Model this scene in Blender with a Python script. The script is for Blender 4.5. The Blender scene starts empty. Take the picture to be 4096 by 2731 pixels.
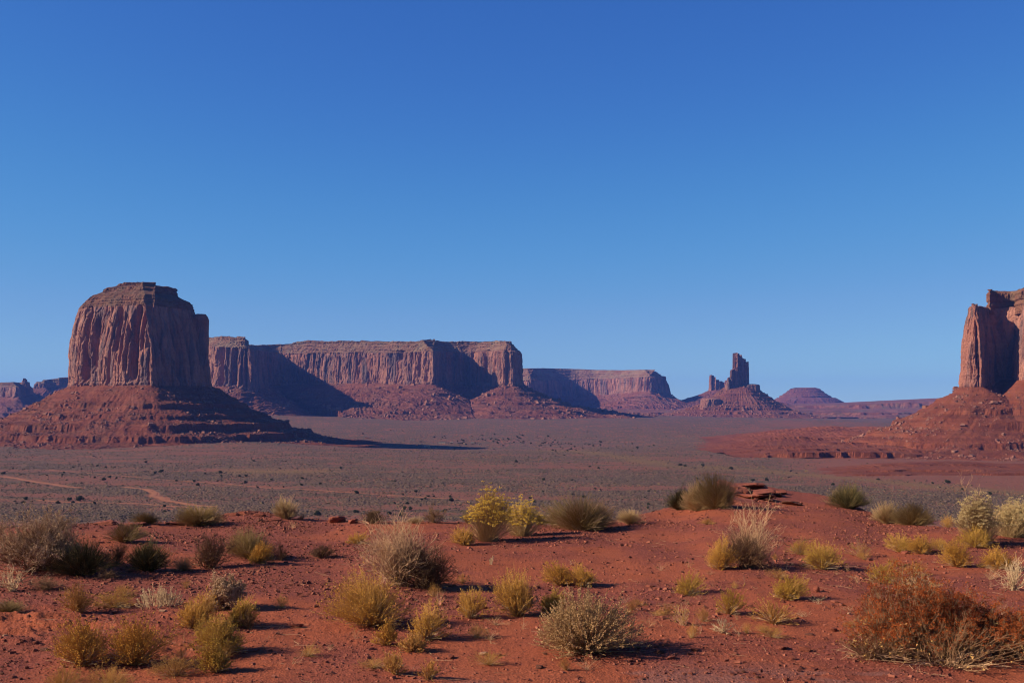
import bpy, math, random
import numpy as np
from mathutils import Vector
from mathutils.geometry import tessellate_polygon

F = 4551.0        # focal length in photo pixels (4096 wide)
HX, HY = 2048.0, 1620.0
SUN_EL, SUN_AZ = 27.0, 8.0      # elevation; light travels towards +X, turned SUN_AZ deg towards +Y

# ------------------------------------------------------------------ camera, sky, sun, exposure
sc = bpy.context.scene
cam_d = bpy.data.cameras.new('camera'); cam = bpy.data.objects.new('camera', cam_d)
sc.collection.objects.link(cam); sc.camera = cam
cam.location = (0, 0, 0); cam.rotation_euler = (math.radians(90), 0, 0)
cam_d.sensor_width = 36; cam_d.lens = 36 * F / 4096; cam_d.shift_y = (HY - 1365.5) / 4096
cam_d.clip_start = 0.1; cam_d.clip_end = 90000

w = bpy.data.worlds.new("World"); sc.world = w; w.use_nodes = True
wn = w.node_tree
bg = wn.nodes['Background']; bg.inputs['Strength'].default_value = 0.0615
sky = wn.nodes.new('ShaderNodeTexSky'); sky.sky_type = 'NISHITA'; sky.sun_disc = False
sky.sun_elevation = math.radians(SUN_EL)
sx, sy = -math.cos(math.radians(SUN_AZ)), -math.sin(math.radians(SUN_AZ))
sky.sun_rotation = math.atan2(sx, sy)
sky.altitude = 3000; sky.air_density = 1.0; sky.dust_density = 0.0; sky.ozone_density = 10.0
# camera-like response of the blue: one curve per channel over the whole sky
pre = wn.nodes.new('ShaderNodeVectorMath'); pre.operation = 'SCALE'; pre.inputs['Scale'].default_value = 0.1; wn.links.new(sky.outputs[0], pre.inputs[0])
cv = wn.nodes.new('ShaderNodeRGBCurve'); wn.links.new(pre.outputs[0], cv.inputs['Color'])
for ch, pts_ in ((0, [(.04, .038), (.078, .094), (.104, .138), (.133, .185), (.291, .33), (1, .8)]), (1, [(.112, .143), (.212, .295), (.319, .39), (.462, .53), (1, .95)]), (2, [(.15, .25), (.31, .485), (.503, .635), (.61, .68), (1, .9)])):
    c_ = cv.mapping.curves[ch]; c_.points[1].location = pts_[-1]
    for q_ in pts_[:-1]: c_.points.new(*q_)
cv.mapping.update()
com = wn.nodes.new('ShaderNodeVectorMath'); com.operation = 'SCALE'; com.inputs['Scale'].default_value = 10; wn.links.new(cv.outputs[0], com.inputs[0])
wn.links.new(com.outputs[0], bg.inputs[0])

sl = bpy.data.lights.new('sun', 'SUN'); sl.energy = 5.0; sl.angle = math.radians(0.5); sl.color = (1, 0.87, 0.7)
so = bpy.data.objects.new('sun', sl); sc.collection.objects.link(so)
el = math.radians(SUN_EL)
so.rotation_euler = Vector((-sx * math.cos(el), -sy * math.cos(el), -math.sin(el))).to_track_quat('-Z', 'Y').to_euler()

sc.view_settings.view_transform = 'Standard'; sc.view_settings.look = 'None'
sc.view_settings.exposure = 0.7; sc.view_settings.gamma = 1.0
sc.render.engine = 'CYCLES'; sc.cycles.filter_width = 1.1
sc.cycles.volume_bounces = 0; sc.cycles.max_bounces = 6; sc.cycles.diffuse_bounces = 3

# ------------------------------------------------------------------ noise
rng0 = np.random.RandomState(7)
PERM = np.concatenate([rng0.permutation(256)] * 3)
_g = rng0.normal(size=(256, 3)); GR = _g / np.linalg.norm(_g, axis=1)[:, None]
def pn(x, y, z=0.0, s=0):
    """Perlin noise, about -0.7..0.7"""
    x = np.asarray(x, float) + s * 17.31; y = np.asarray(y, float) + s * 5.77; z = np.asarray(z, float) + s * 9.13
    x, y, z = np.broadcast_arrays(x, y, z)
    xi = np.floor(x).astype(np.int64); yi = np.floor(y).astype(np.int64); zi = np.floor(z).astype(np.int64)
    xf = x - xi; yf = y - yi; zf = z - zi
    xi &= 255; yi &= 255; zi &= 255
    u = xf * xf * xf * (xf * (xf * 6 - 15) + 10); v = yf * yf * yf * (yf * (yf * 6 - 15) + 10); w_ = zf * zf * zf * (zf * (zf * 6 - 15) + 10)
    def g(i, j, k):
        h = PERM[PERM[PERM[(xi + i) & 255] + ((yi + j) & 255)] + ((zi + k) & 255)]
        gv = GR[h]
        return gv[..., 0] * (xf - i) + gv[..., 1] * (yf - j) + gv[..., 2] * (zf - k)
    def L(a, b, t): return a + (b - a) * t
    return L(L(L(g(0,0,0), g(1,0,0), u), L(g(0,1,0), g(1,1,0), u), v),
             L(L(g(0,0,1), g(1,0,1), u), L(g(0,1,1), g(1,1,1), u), v), w_)
def fbm(x, y, z=0.0, o=4, s=0):
    t = 0; a = 1.0; f = 1.0
    for i in range(o):
        t = t + a * pn(np.asarray(x) * f, np.asarray(y) * f, np.asarray(z) * f, s + i * 3.7); a *= 0.5; f *= 2.03
    return t
def sstep(a, b, x):
    t = np.clip((np.asarray(x, float) - a) / (b - a), 0, 1); return t * t * (3 - 2 * t)

# ------------------------------------------------------------------ mesh helpers
def mkmesh(name, V, faces, mats=None, smooth=False, attrs=None, mi=None):
    """faces: list of int arrays (n,3) or (n,4)"""
    me = bpy.data.meshes.new(name)
    V = np.asarray(V, np.float32)
    faces = [np.asarray(f, np.int32) for f in faces if len(f)]
    nl = sum(f.size for f in faces); nf = sum(len(f) for f in faces)
    me.vertices.add(len(V)); me.vertices.foreach_set('co', V.ravel())
    me.loops.add(nl); me.loops.foreach_set('vertex_index', np.concatenate([f.ravel() for f in faces]))
    me.polygons.add(nf)
    st = []; o = 0
    for f in faces:
        st.append(o + np.arange(len(f), dtype=np.int32) * f.shape[1]); o += f.size
    me.polygons.foreach_set('loop_start', np.concatenate(st).astype(np.int32))
    me.polygons.foreach_set('use_smooth', np.full(nf, smooth))
    if mi is not None: me.polygons.foreach_set('material_index', np.asarray(mi, np.int32))
    for m in (mats or []): me.materials.append(m)
    me.update(calc_edges=True)
    for k, a in (attrs or {}).items():
        at = me.attributes.new(k, 'FLOAT', 'POINT'); at.data.foreach_set('value', np.asarray(a, np.float32).ravel())
    return me
def link(name, data, parent=None, loc=None, **props):
    o = bpy.data.objects.new(name, data); sc.collection.objects.link(o)
    if parent is not None: o.parent = parent
    if loc is not None: o.location = loc
    for k, v in props.items():
        if v: o[k] = v
    return o
def thing(name, label, cat, loc=(0, 0, 0), group=None, data=None):
    return link(name, data, None, loc, label=label, category=cat, group=group)
def gridf(nr, nc):
    i = np.arange(nr - 1)[:, None] * nc + np.arange(nc - 1)[None, :]
    i = i.ravel(); return np.stack([i, i + 1, i + nc + 1, i + nc], 1)

# ------------------------------------------------------------------ material helpers
def mat(name, rough=0.9):
    m = bpy.data.materials.new(name); m.use_nodes = True
    nt = m.node_tree; b = nt.nodes['Principled BSDF']
    b.inputs['Roughness'].default_value = rough
    b.inputs['Specular IOR Level'].default_value = 0.15
    return m, nt, b
class N:
    """small node builder"""
    def __init__(s, nt): s.nt = nt; s.tc = nt.nodes.new('ShaderNodeTexCoord').outputs['Object']
    def val(s, x, sock):
        if hasattr(x, 'is_linked') or isinstance(x, bpy.types.NodeSocket): s.nt.links.new(x, sock)
        else: sock.default_value = x
    def mapping(s, scale, vec=None):
        n = s.nt.nodes.new('ShaderNodeMapping'); n.inputs['Scale'].default_value = scale
        s.nt.links.new(vec or s.tc, n.inputs['Vector']); return n.outputs[0]
    def noise(s, scale, detail=4, rough=0.55, vec=None, dist=0.0):
        n = s.nt.nodes.new('ShaderNodeTexNoise'); n.inputs['Scale'].default_value = scale
        n.inputs['Detail'].default_value = detail; n.inputs['Roughness'].default_value = rough; n.inputs['Distortion'].default_value = dist
        s.nt.links.new(vec or s.tc, n.inputs['Vector']); return n.outputs['Fac']
    def vor(s, scale, vec=None, out='Distance'):
        n = s.nt.nodes.new('ShaderNodeTexVoronoi'); n.inputs['Scale'].default_value = scale
        s.nt.links.new(vec or s.tc, n.inputs['Vector']); return n.outputs[out]
    def ramp(s, fac, stops):
        n = s.nt.nodes.new('ShaderNodeValToRGB'); e = n.color_ramp.elements
        while len(e) < len(stops): e.new(0.5)
        for i, (p, c) in enumerate(stops):
            e[i].position = p; e[i].color = (c if len(c) == 4 else tuple(c) + (1,)) if hasattr(c, '__len__') else (c, c, c, 1)
        s.nt.links.new(fac, n.inputs[0]); return n.outputs[0]
    def mix(s, fac, a, b, mode='MIX'):
        n = s.nt.nodes.new('ShaderNodeMix'); n.data_type = 'RGBA'; n.blend_type = mode
        s.val(fac, n.inputs[0])
        for x, k in ((a, 6), (b, 7)):
            if isinstance(x, tuple): n.inputs[k].default_value = x if len(x) == 4 else x + (1,)
            else: s.nt.links.new(x, n.inputs[k])
        return n.outputs[2]
    def math(s, op, a, b=0.0, clamp=False):
        n = s.nt.nodes.new('ShaderNodeMath'); n.operation = op; n.use_clamp = clamp
        s.val(a, n.inputs[0]); s.val(b, n.inputs[1]); return n.outputs[0]
    def attr(s, name):
        n = s.nt.nodes.new('ShaderNodeAttribute'); n.attribute_name = name; return n.outputs['Fac']
    def bump(s, h, strength, dist, b):
        n = s.nt.nodes.new('ShaderNodeBump'); n.inputs['Strength'].default_value = strength; n.inputs['Distance'].default_value = dist
        s.nt.links.new(h, n.inputs['Height']); s.nt.links.new(n.outputs[0], b.inputs['Normal'])

def cliff_material(name, sc_=1.0, base=(0.36, 0.165, 0.12), light=(0.5, 0.27, 0.2), varn=(0.17, 0.125, 0.13), strata=0.18):
    m, nt, b = mat(name); n = N(nt)
    big = n.noise(0.012 / sc_, 4)
    st = n.noise(1.0, 5, 0.6, n.mapping((0.004 / sc_, 0.004 / sc_, 0.14 / sc_)))           # bedding
    vs = n.noise(1.0, 5, 0.6, n.mapping((0.06 / sc_, 0.06 / sc_, 0.009 / sc_)), 0.4)        # streaks of varnish
    col = n.mix(n.ramp(big, [(0.35, 0.0), (0.65, 1.0)]), base, light)
    col = n.mix(n.math('MULTIPLY', n.ramp(st, [(0.42, 0.0), (0.6, 1.0)]), strata), col, tuple(c * 0.55 for c in base))
    col = n.mix(n.math('MULTIPLY', n.ramp(vs, [(0.46, 0.0), (0.6, 1.0)]), n.ramp(big, [(0.3, 1.0), (0.7, 0.7)])), col, varn)
    fine = n.noise(0.35 / sc_, 6, 0.65)
    col = n.mix(0.5, col, n.ramp(fine, [(0.3, 0.25), (0.7, 0.9)]), 'MULTIPLY')
    nt.links.new(col, b.inputs['Base Color'])
    h = n.math('ADD', n.math('MULTIPLY', st, .5), n.math('ADD', n.math('MULTIPLY', fine, 1.3), n.math('MULTIPLY', vs, 2.5)))
    n.bump(h, .85, 3.0 * sc_, b)
    return m
def talus_material(name, sc_=1.0, a=(0.27, 0.09, 0.055), c=(0.36, 0.135, 0.085), grey=(0.2, 0.13, 0.1), greyamt=0.4):
    m, nt, b = mat(name); n = N(nt)
    col = n.mix(n.ramp(n.noise(0.03 / sc_, 5), [(0.35, 0.0), (0.65, 1.0)]), a, c)
    st = n.noise(1.0, 4, 0.6, n.mapping((0.006 / sc_, 0.006 / sc_, 0.22 / sc_)))
    col = n.mix(n.math('MULTIPLY', n.ramp(st, [(0.45, 0.0), (0.62, 1.0)]), 0.5), col, tuple(x * 0.62 for x in a))
    g = n.noise(0.02 / sc_, 6, 0.7)
    col = n.mix(n.math('MULTIPLY', n.ramp(g, [(0.48, 0.0), (0.62, 1.0)]), greyamt), col, grey)
    fine = n.noise(0.45 / sc_, 6, 0.7)
    col = n.mix(0.5, col, n.ramp(fine, [(0.3, 0.3), (0.65, 1.0)]), 'MULTIPLY')
    nt.links.new(col, b.inputs['Base Color'])
    n.bump(n.math('ADD', fine, n.math('MULTIPLY', st, 1.0)), 0.9, 2.5 * sc_, b)
    return m

# ------------------------------------------------------------------ buttes and mesas
def P(px, py, Y): return ((px - HX) / F * Y, Y, -(py - HY) / F * Y)
def Z(py, Y): return -(py - HY) / F * Y

def resample(path, ds, chaikin=1):
    """closed path of rows (x, y, extra...), constant arclength steps"""
    p = np.array(path, float)
    for _ in range(chaikin):
        q = np.roll(p, -1, 0); a = p * 0.85 + q * 0.15; b_ = p * 0.15 + q * 0.85
        p = np.stack([a, b_], 1).reshape(-1, p.shape[1])
    q = np.vstack([p, p[:1]])
    l = np.r_[0, np.cumsum(np.hypot(*(np.diff(q[:, :2], axis=0).T)))]
    n = int(l[-1] / ds); s = np.linspace(0, l[-1], n, endpoint=False)
    return np.stack([np.interp(s, l, q[:, k]) for k in range(q.shape[1])], 1)
def normals(p, sm=3):
    t = np.roll(p[:, :2], -1, 0) - np.roll(p[:, :2], 1, 0)
    nr = np.stack([t[:, 1], -t[:, 0]], 1)
    for _ in range(sm): nr = (np.roll(nr, 1, 0) + nr + np.roll(nr, -1, 0))
    nr /= np.linalg.norm(nr, axis=1)[:, None] + 1e-9
    area = 0.5 * np.sum(p[:, 0] * np.roll(p[:, 1], -1) - np.roll(p[:, 0], -1) * p[:, 1])
    return nr if area > 0 else -nr

def cliff(path, prof, ds, nv, L, A, seed, org, crev=(), cap_ledges=5, ledge_amp=3.0, bottom=0.18, topn=0.0, prof2=None, radial=None, sm=3, chaikin=1, flat=2.0):
    """path rows: x, y, zb, zc, zt. prof: (v, outset) with v 0..1 cliff, 1..2 cap."""
    p = resample(path, ds, chaikin); nr = normals(p, sm)
    vs = np.linspace(-0.3, 2.0, nv)
    pv = np.array(prof); out = np.interp(vs, pv[:, 0], pv[:, 1]); pv2 = np.array(prof2) if prof2 else pv
    bl_ = p[:, 5] if prof2 else 0.0
    V = []
    for v, o in zip(vs, out):
        z = np.where(v <= 1, p[:, 2] + (p[:, 3] - p[:, 2]) * v, p[:, 3] + (p[:, 4] - p[:, 3]) * (v - 1))
        x = p[:, 0]; y = p[:, 1]
        fl1 = np.abs(pn(x / L, y / L, z / (7 * L), seed)); fl1 = np.sqrt(np.clip(fl1, 0, 1)) - 0.4
        fl2 = np.abs(pn(x / (L * .37), y / (L * .37), z / (3 * L), seed + 2)); fl2 = np.sqrt(np.clip(fl2, 0, 1)) - 0.4
        fl3 = fbm(x / (L * .15), y / (L * .15), z / (L * .35), 3, seed + 5)
        blk = np.round(3 * pn(x / (L * .5), y / (L * .5), z / (L * .9), seed + 9)) / 3
        wc = 1.0 if v <= 0.97 else max(0.25, 1 - (v - 0.97) * 8)
        wz = .35 * pn(x / (L * 1.1), y / (L * 1.1), z / (L * 1.4), seed + 30)
        ck = np.exp(-(pn(x / (L * .62) + wz, y / (L * .62) - wz, z / (5 * L), seed + 31) / .05) ** 2) + .6 * np.exp(-(pn(x / (L * .27) + wz, y / (L * .27), z / (3 * L), seed + 32) / .07) ** 2)
        pl_ = np.round(2.5 * pn(x / (L * .8) + wz, y / (L * .8), z / (L * 2.2), seed + 33)) / 2.5
        d = A * wc * (-.7 * ck + 1.0 * pl_ + .75 * fl1 + 0.35 * fl2 + 0.42 * fl3 + 0.5 * blk)
        # horizontal bedding
        sb = np.clip((bottom - v) / bottom, 0, 1) if v < bottom else 0
        cp = sstep(0.93, 1.05, v)
        bed = pn(z / 4.1, 3.3 + 0.0 * z, seed) + 0.6 * pn(z / 1.9, 1.7, seed + 4)
        d = d + (sb + cp) * ledge_amp * (bed * 1.3 + 1.3 * fbm(x / (L * .12), y / (L * .12), z / 9, 3, seed + 11) + 1.2 * fbm(x / (L * .5), y / (L * .5), z / 12, 2, seed + 12))
        for (cx, wdt, dep, v0, v1) in crev:
            X = (x / y) * F + HX + 6 * pn(z / (L * 1.3), cx, seed)
            facing = np.clip(-nr[:, 1] * 2 + .3, 0, 1)
            win = sstep(v0 - .06, v0 + .06, v) * (1 - sstep(v1 - .1, v1 + .1, v))
            d = d - dep * np.exp(-((X - cx) / wdt) ** 2) * facing * win
        oo = o if not prof2 else o * (1 - bl_) + np.interp(v, pv2[:, 0], pv2[:, 1]) * bl_
        if v > 1 and cap_ledges:
            t = (v - 1) * cap_ledges + 0.35 * pn(x / (3 * L), y / (3 * L), seed)
            fr = t - np.floor(t); tt = .55 * t / cap_ledges + .45 * (np.floor(t) + sstep(0.25, 1.0, fr)) / cap_ledges
            vv = 1 + np.clip(tt, 0, 1); oo = np.interp(vv, pv[:, 0], pv[:, 1])
            if prof2: oo = oo * (1 - bl_) + np.interp(vv, pv2[:, 0], pv2[:, 1]) * bl_
        d = d + oo
        if radial and v > 1:
            o1 = np.interp(1.0, pv[:, 0], pv[:, 1]) * (1 - bl_) + np.interp(1.0, pv2[:, 0], pv2[:, 1]) * bl_
            rx, ry = x - radial[0], y - radial[1]; rl = np.hypot(rx, ry) + 1e-6; ex = oo - o1
            d = d - oo + o1; x = x + rx / rl * ex; y = y + ry / rl * ex
        if topn: z = z + topn * max(0, v - 1) * fbm(x / 30, y / 30, 0, 3, seed + 13)
        sx_, sy_ = x + nr[:, 0] * d, y + nr[:, 1] * d
        V.append(np.stack([sx_, sy_, z + 0 * x], 1))
    n = len(p)
    # rubble on the flat top: a slightly inset ring then the lid
    last = V[-1].copy(); c = last.mean(0)
    last[:, :2] = last[:, :2] - nr * flat; last[:, 2] += 0.4 + 1.2 * np.abs(pn(last[:, 0] / 9, last[:, 1] / 9, 0, seed))
    V.append(last)
    V = np.concatenate(V); nr_ = len(V) // n
    i = np.arange(n); j = (i + 1) % n
    r = (np.arange(nr_ - 1) * n)[:, None]
    q = np.stack([r + i, r + j, r + n + j, r + n + i], -1).reshape(-1, 4)
    # lid: a grid over the inside of the rim, following the rim's height
    ext = (last[:, :2].max(0) - last[:, :2].min(0)); cell = max(ext.max() / 160, .8)
    gx = np.arange(last[:, 0].min(), last[:, 0].max() + cell, cell); gy = np.arange(last[:, 1].min(), last[:, 1].max() + cell, cell)
    GX, GY = np.meshgrid(gx, gy); stp = max(1, n // 260); gd, gz = polydist(GX, GY, last[::stp])
    hv = gz - .25 + (.25 * cell + .8) * fbm(GX / 9, GY / 9, 0, 2, seed); base = len(V)
    lq = gridf(len(gy), len(gx)); lq = lq[(gd.ravel()[lq] <= 0).sum(1) >= 3]
    V = np.vstack([V, np.stack([GX, GY, hv], -1).reshape(-1, 3)]); tf = lq + base
    area = 0.5 * np.sum(p[:, 0] * np.roll(p[:, 1], -1) - np.roll(p[:, 0], -1) * p[:, 1])
    if area < 0: q = q[:, ::-1]
    return V - np.array(org), [q, tf], (nr_ - 1, n)

def jag(top, pyb, Y, dep, skew=0.0):
    """closed path of a thin fin whose roofline follows (px, py) points"""
    fr = [((a - HX) / F * Y, Y - dep * (.6 + .4 * math.sin(i * 2.1)) / 2, Z(pyb, Y), Z(pyb, Y) * .25 + Z(t, Y) * .75, Z(t, Y)) for i, (a, t) in enumerate(top)]
    bk = [((a - HX) / F * Y, Y + dep * (.6 + .4 * math.sin(i * 1.7)) / 2, Z(pyb, Y), Z(pyb, Y) * .25 + Z(t, Y) * .75, Z(t, Y)) for i, (a, t) in enumerate(top)][::-1]
    n_ = len(top) - 1
    fr = [(x * (y + skew * (i / n_ - .5)) / y, y + skew * (i / n_ - .5), *r_) for i, (x, y, *r_) in enumerate(fr)]
    bk = [(x * (y + skew * (.5 - i / n_)) / y, y + skew * (.5 - i / n_), *r_) for i, (x, y, *r_) in enumerate(bk)]
    return fr + bk
def polydist(X, Y, poly):
    """distance to the closed polygon (0 inside), and nearest extra attribute"""
    x = X.ravel(); y = Y.ravel(); best = np.full(x.size, 1e18); at = np.zeros(x.size); ins = np.zeros(x.size, bool)
    n = len(poly)
    for i in range(n):
        a = poly[i]; b_ = poly[(i + 1) % n]
        dx, dy = b_[0] - a[0], b_[1] - a[1]; L2 = dx * dx + dy * dy + 1e-9
        t = np.clip(((x - a[0]) * dx + (y - a[1]) * dy) / L2, 0, 1)
        d = (x - a[0] - t * dx) ** 2 + (y - a[1] - t * dy) ** 2
        m = d < best; best[m] = d[m]; at[m] = (a[2] + (b_[2] - a[2]) * t)[m]
        c = (a[1] > y) != (b_[1] > y)
        ins ^= c & (x < (b_[0] - a[0]) * (y - a[1]) / (b_[1] - a[1] + 1e-12) + a[0])
    d = np.sqrt(best); d[ins] = 0
    return d.reshape(X.shape), at.reshape(X.shape)

TMI = [None]
def boulders(pts, size, rs, flatten=0.7):
    """angular blocks: 8 jittered corners each"""
    n = len(pts); c = np.array([[-1,-1,-1],[1,-1,-1],[1,1,-1],[-1,1,-1],[-1,-1,1],[1,-1,1],[1,1,1],[-1,1,1]], float)
    v = c[None] * (1 + rs.uniform(-.38, .28, (n, 8, 3)))
    v[:, 4:, :2] *= rs.uniform(.35, .95, (n, 1, 1))
    v[:, :, 2] *= flatten; v[:, :, 0] *= rs.uniform(.8, 1.5, (n, 1))
    a = rs.uniform(0, 6.283, n); ti = rs.uniform(-.5, .5, n)
    ca, sa = np.cos(a)[:, None], np.sin(a)[:, None]; ct, st = np.cos(ti)[:, None], np.sin(ti)[:, None]
    x, y, z = v[..., 0], v[..., 1], v[..., 2]
    y, z = y * ct - z * st, y * st + z * ct
    x, y = x * ca - y * sa, x * sa + y * ca
    V = np.stack([x, y, z], -1) * np.asarray(size)[:, None, None] * .5 + np.asarray(pts)[:, None, :]
    f = np.array([[0,3,2,1],[4,5,6,7],[0,1,5,4],[1,2,6,5],[2,3,7,6],[3,0,4,7]])
    Fc = (f[None] + (np.arange(n) * 8)[:, None, None]).reshape(-1, 4)
    return V.reshape(-1, 3), Fc

def talus(poly, ztop, prof, bbox, res, foot, seed, org, ledges=(), gull=6.0, rub=1.2, nb=0, bs=(2, 8), warp=.16, zcut=6.0, zfun=None):
    """poly rows x, y, zb ; prof (distance, drop). ledges: (z, thickness)"""
    x0, x1, y0, y1 = bbox
    xs = np.arange(x0, x1, res); ys = np.arange(y0, y1, res)
    X, Y = np.meshgrid(xs, ys)
    d, zb = polydist(X, Y, poly)
    if zfun: zb = zfun(X, Y)
    cx, cy = np.mean([p_[0] for p_ in poly]), np.mean([p_[1] for p_ in poly])
    W = warp * fbm(X / 130, Y / 130, 0, 3, seed)
    dd = d * (1 + W)
    th = np.arctan2(Y - cy, X - cx); R = np.hypot(X - cx, Y - cy).mean()
    u = th * R / 34 + .9 * fbm(X / 80, Y / 80, 0, 2, seed + 15)
    gl = np.abs(pn(u, d / 160, 0, seed + 1)) + 0.5 * np.abs(pn(u * 2.3, d / 90, 0, seed + 2))
    pf = np.array(prof)
    h = zb + ztop - np.interp(dd, pf[:, 0], pf[:, 1])
    h = h + (gl - 0.3) * gull * sstep(4, 60, d)
    h = h + 4 * fbm(X / 45, Y / 45, 0, 3, seed + 3) * sstep(0, 40, d)
    h0 = h.copy()
    for k, (zk, tk) in enumerate(ledges):
        g = sstep(-.32, .12, fbm(X / 170, Y / 170, 0, 2, seed + 20 + k))
        nz = 5 * pn(u * .7, k, 0, seed + 6) + 2.5 * np.abs(pn(X / 9, Y / 9, 0, seed + 7))
        q = (h0 - zk + nz) / 1.5
        h = h + tk * g * (sstep(-1, 1, q) - sstep(-9, 9, q))
    h = h + rub * (fbm(X / 6, Y / 6, 0, 3, seed + 8) + 0.8 * np.clip(pn(X / 13, Y / 13, 0, seed + 9) - .15, 0, 1) * 4)
    V = np.stack([X, Y, h], -1).reshape(-1, 3)
    q = gridf(len(ys), len(xs)); keep = (h.ravel()[q] > foot - zcut).any(1) & ((d.ravel()[q]) < pf[-1, 0] * 1.6).all(1) & (d.ravel()[q] > 0).any(1) | ((d.ravel()[q]) <= 0).all(1) & (rs_in(h, q))
    q = q[keep]; faces = [q]; TMI[0] = np.zeros(len(q), int)
    if nb:
        rs = np.random.RandomState(seed); m = np.where((d.ravel() > 2) & (h.ravel() > foot - 1))[0]
        dens = np.clip(.25 + pn(X / 60, Y / 60, 0, seed + 12).ravel()[m] * 1.6, 0.02, 1)
        m = rs.choice(m, nb, p=dens / dens.sum())
        s_ = np.minimum(bs[0] * (1 / np.sqrt(rs.uniform(.02, 1, nb))), bs[1])
        bp = V[m] + np.stack([rs.uniform(-res, res, nb) * .5, rs.uniform(-res, res, nb) * .5, s_ * .12], 1)
        bv, bf = boulders(bp, s_, rs); faces = [np.vstack([q, bf + len(V)])]; V = np.vstack([V, bv]); TMI[0] = np.r_[TMI[0], np.ones(len(bf), int)]
    # drop unused
    used = np.zeros(len(V), bool); used[faces[0]] = True
    idx = np.cumsum(used) - 1
    return V[used] - np.array(org), [idx[faces[0]]]
def rs_in(h, q): return np.ones(len(q), bool)

M_cliff = cliff_material('red_sandstone_cliff')
M_cliff_far = cliff_material('distant_sandstone_cliff', 2.2)
M_cap = talus_material('shale_cap', 1.0, (0.23, 0.1, 0.07), (0.33, 0.17, 0.12), (0.24, 0.18, 0.13), 0.6)
M_cap_far = talus_material('distant_shale_cap', 2.2, (0.25, 0.12, 0.09), (0.36, 0.22, 0.16), (0.3, 0.24, 0.18), 0.6)
M_tal = talus_material('red_talus')
M_block = talus_material('fallen_block', 1.0, (0.36, 0.17, 0.12), (0.5, 0.29, 0.22), (0.24, 0.16, 0.13), 0.3)
M_tal_red = talus_material('bright_red_talus', 1.0, (0.3, 0.09, 0.05), (0.38, 0.13, 0.075), (0.26, 0.13, 0.1), 0.3)
M_tal_far = talus_material('distant_talus', 2.5, (0.26, 0.1, 0.07), (0.36, 0.16, 0.11), (0.25, 0.17, 0.13), 0.4)

def split_cliff(name_lo, name_hi, V, faces, shp, root, mlo, mhi, nv):
    """cliff wall and cap as two parts"""
    q, tf = faces; rows, n = shp
    vs = np.linspace(-0.3, 2.0, nv); k = int(np.searchsorted(vs, 1.0))
    lo = q[:k * n]; hi = q[k * n:]
    link(name_lo, mkmesh(name_lo, V[:(k + 1) * n], [lo], [mlo]), root)
    if len(hi): link(name_hi, mkmesh(name_hi, V[k * n:], [hi - k * n, tf - k * n], [mhi]), root)

def to_path(rows):
    """(px, Y, py_base, py_cliff, py_top) -> x, y, zb, zc, zt"""
    return [((a - HX) / F * Y, Y, Z(b_, Y), Z(c, Y), Z(t, Y)) for a, Y, b_, c, t in rows]

# ---- big butte on the left
Yc = 2550.0
rows = [(276, 2560, 1540, 1236, 1140), (290, 2480, 1542, 1238, 1140), (420, 2420, 1548, 1237, 1138), (520, 2395, 1551, 1236, 1136), (604, 2380, 1552, 1236, 1136),
        (640, 2400, 1551, 1238, 1140), (760, 2480, 1547, 1243, 1148), (815, 2530, 1544, 1246, 1150), (850, 2600, 1540, 1246, 1150), (800, 2680, 1536, 1240, 1146), (560, 2740, 1530, 1236, 1140), (330, 2680, 1536, 1236, 1140)]
pB = to_path(rows)
# level table for this one: constant heights so that the rim is horizontal
bw = [1, 1, .75, .5, .35, .25, 0, 0, 0, .1, .5, .9]
pB = [(x, y, 38, 212, 262 + 12 * q, q) for (x, y, *_), q in zip(pB, bw)]
org = P(560, 1620, Yc); org = (org[0], org[1], -80)
crev = [(335, 9, 20, .1, .98), (372, 10, 20, .25, .85), (352, 6, 12, .0, .35), (455, 8, 14, .45, .95), (478, 5, 9, .3, .9), (430, 5, 6, .0, .4), (500, 5, 9, .2, .7), (528, 12, 24, .1, .95), (556, 7, 12, .45, .98), (590, 4, 6, .1, .8), (660, 10, 8, .1, .95), (720, 8, 9, .1, .95), (775, 8, 12, .1, .95)]
V, fc, shp = cliff(pB, [(-.3, 6), (0, 3), (.1, 0), (.35, -4), (.6, -14), (.8, -22), (.97, -34), (1.0, -37), (1.3, -42), (1.45, -56), (1.64, -72), (1.66, -74), (2, -75)], 1.4, 260, 46, 5.5, 11, org, crev, cap_ledges=3, ledge_amp=2.6, bottom=.16, radial=((590 - HX) / F * 2560, 2565),
    prof2=[(-.3, 6), (0, 3), (.1, 0), (.5, -2), (.8, -8), (.97, -17), (1.0, -19), (1.34, -36), (1.4, -42), (1.75, -78), (1.78, -84), (1.84, -100), (1.85, -108), (2, -110)], topn=3)
bl = thing('butte', 'broad barrel-shaped sandstone butte with long red rubble skirt, nearest on the left', 'butte', org)
split_cliff('cliff', 'caprock', V, fc, shp, bl, M_cliff, M_cap, 260)
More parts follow.
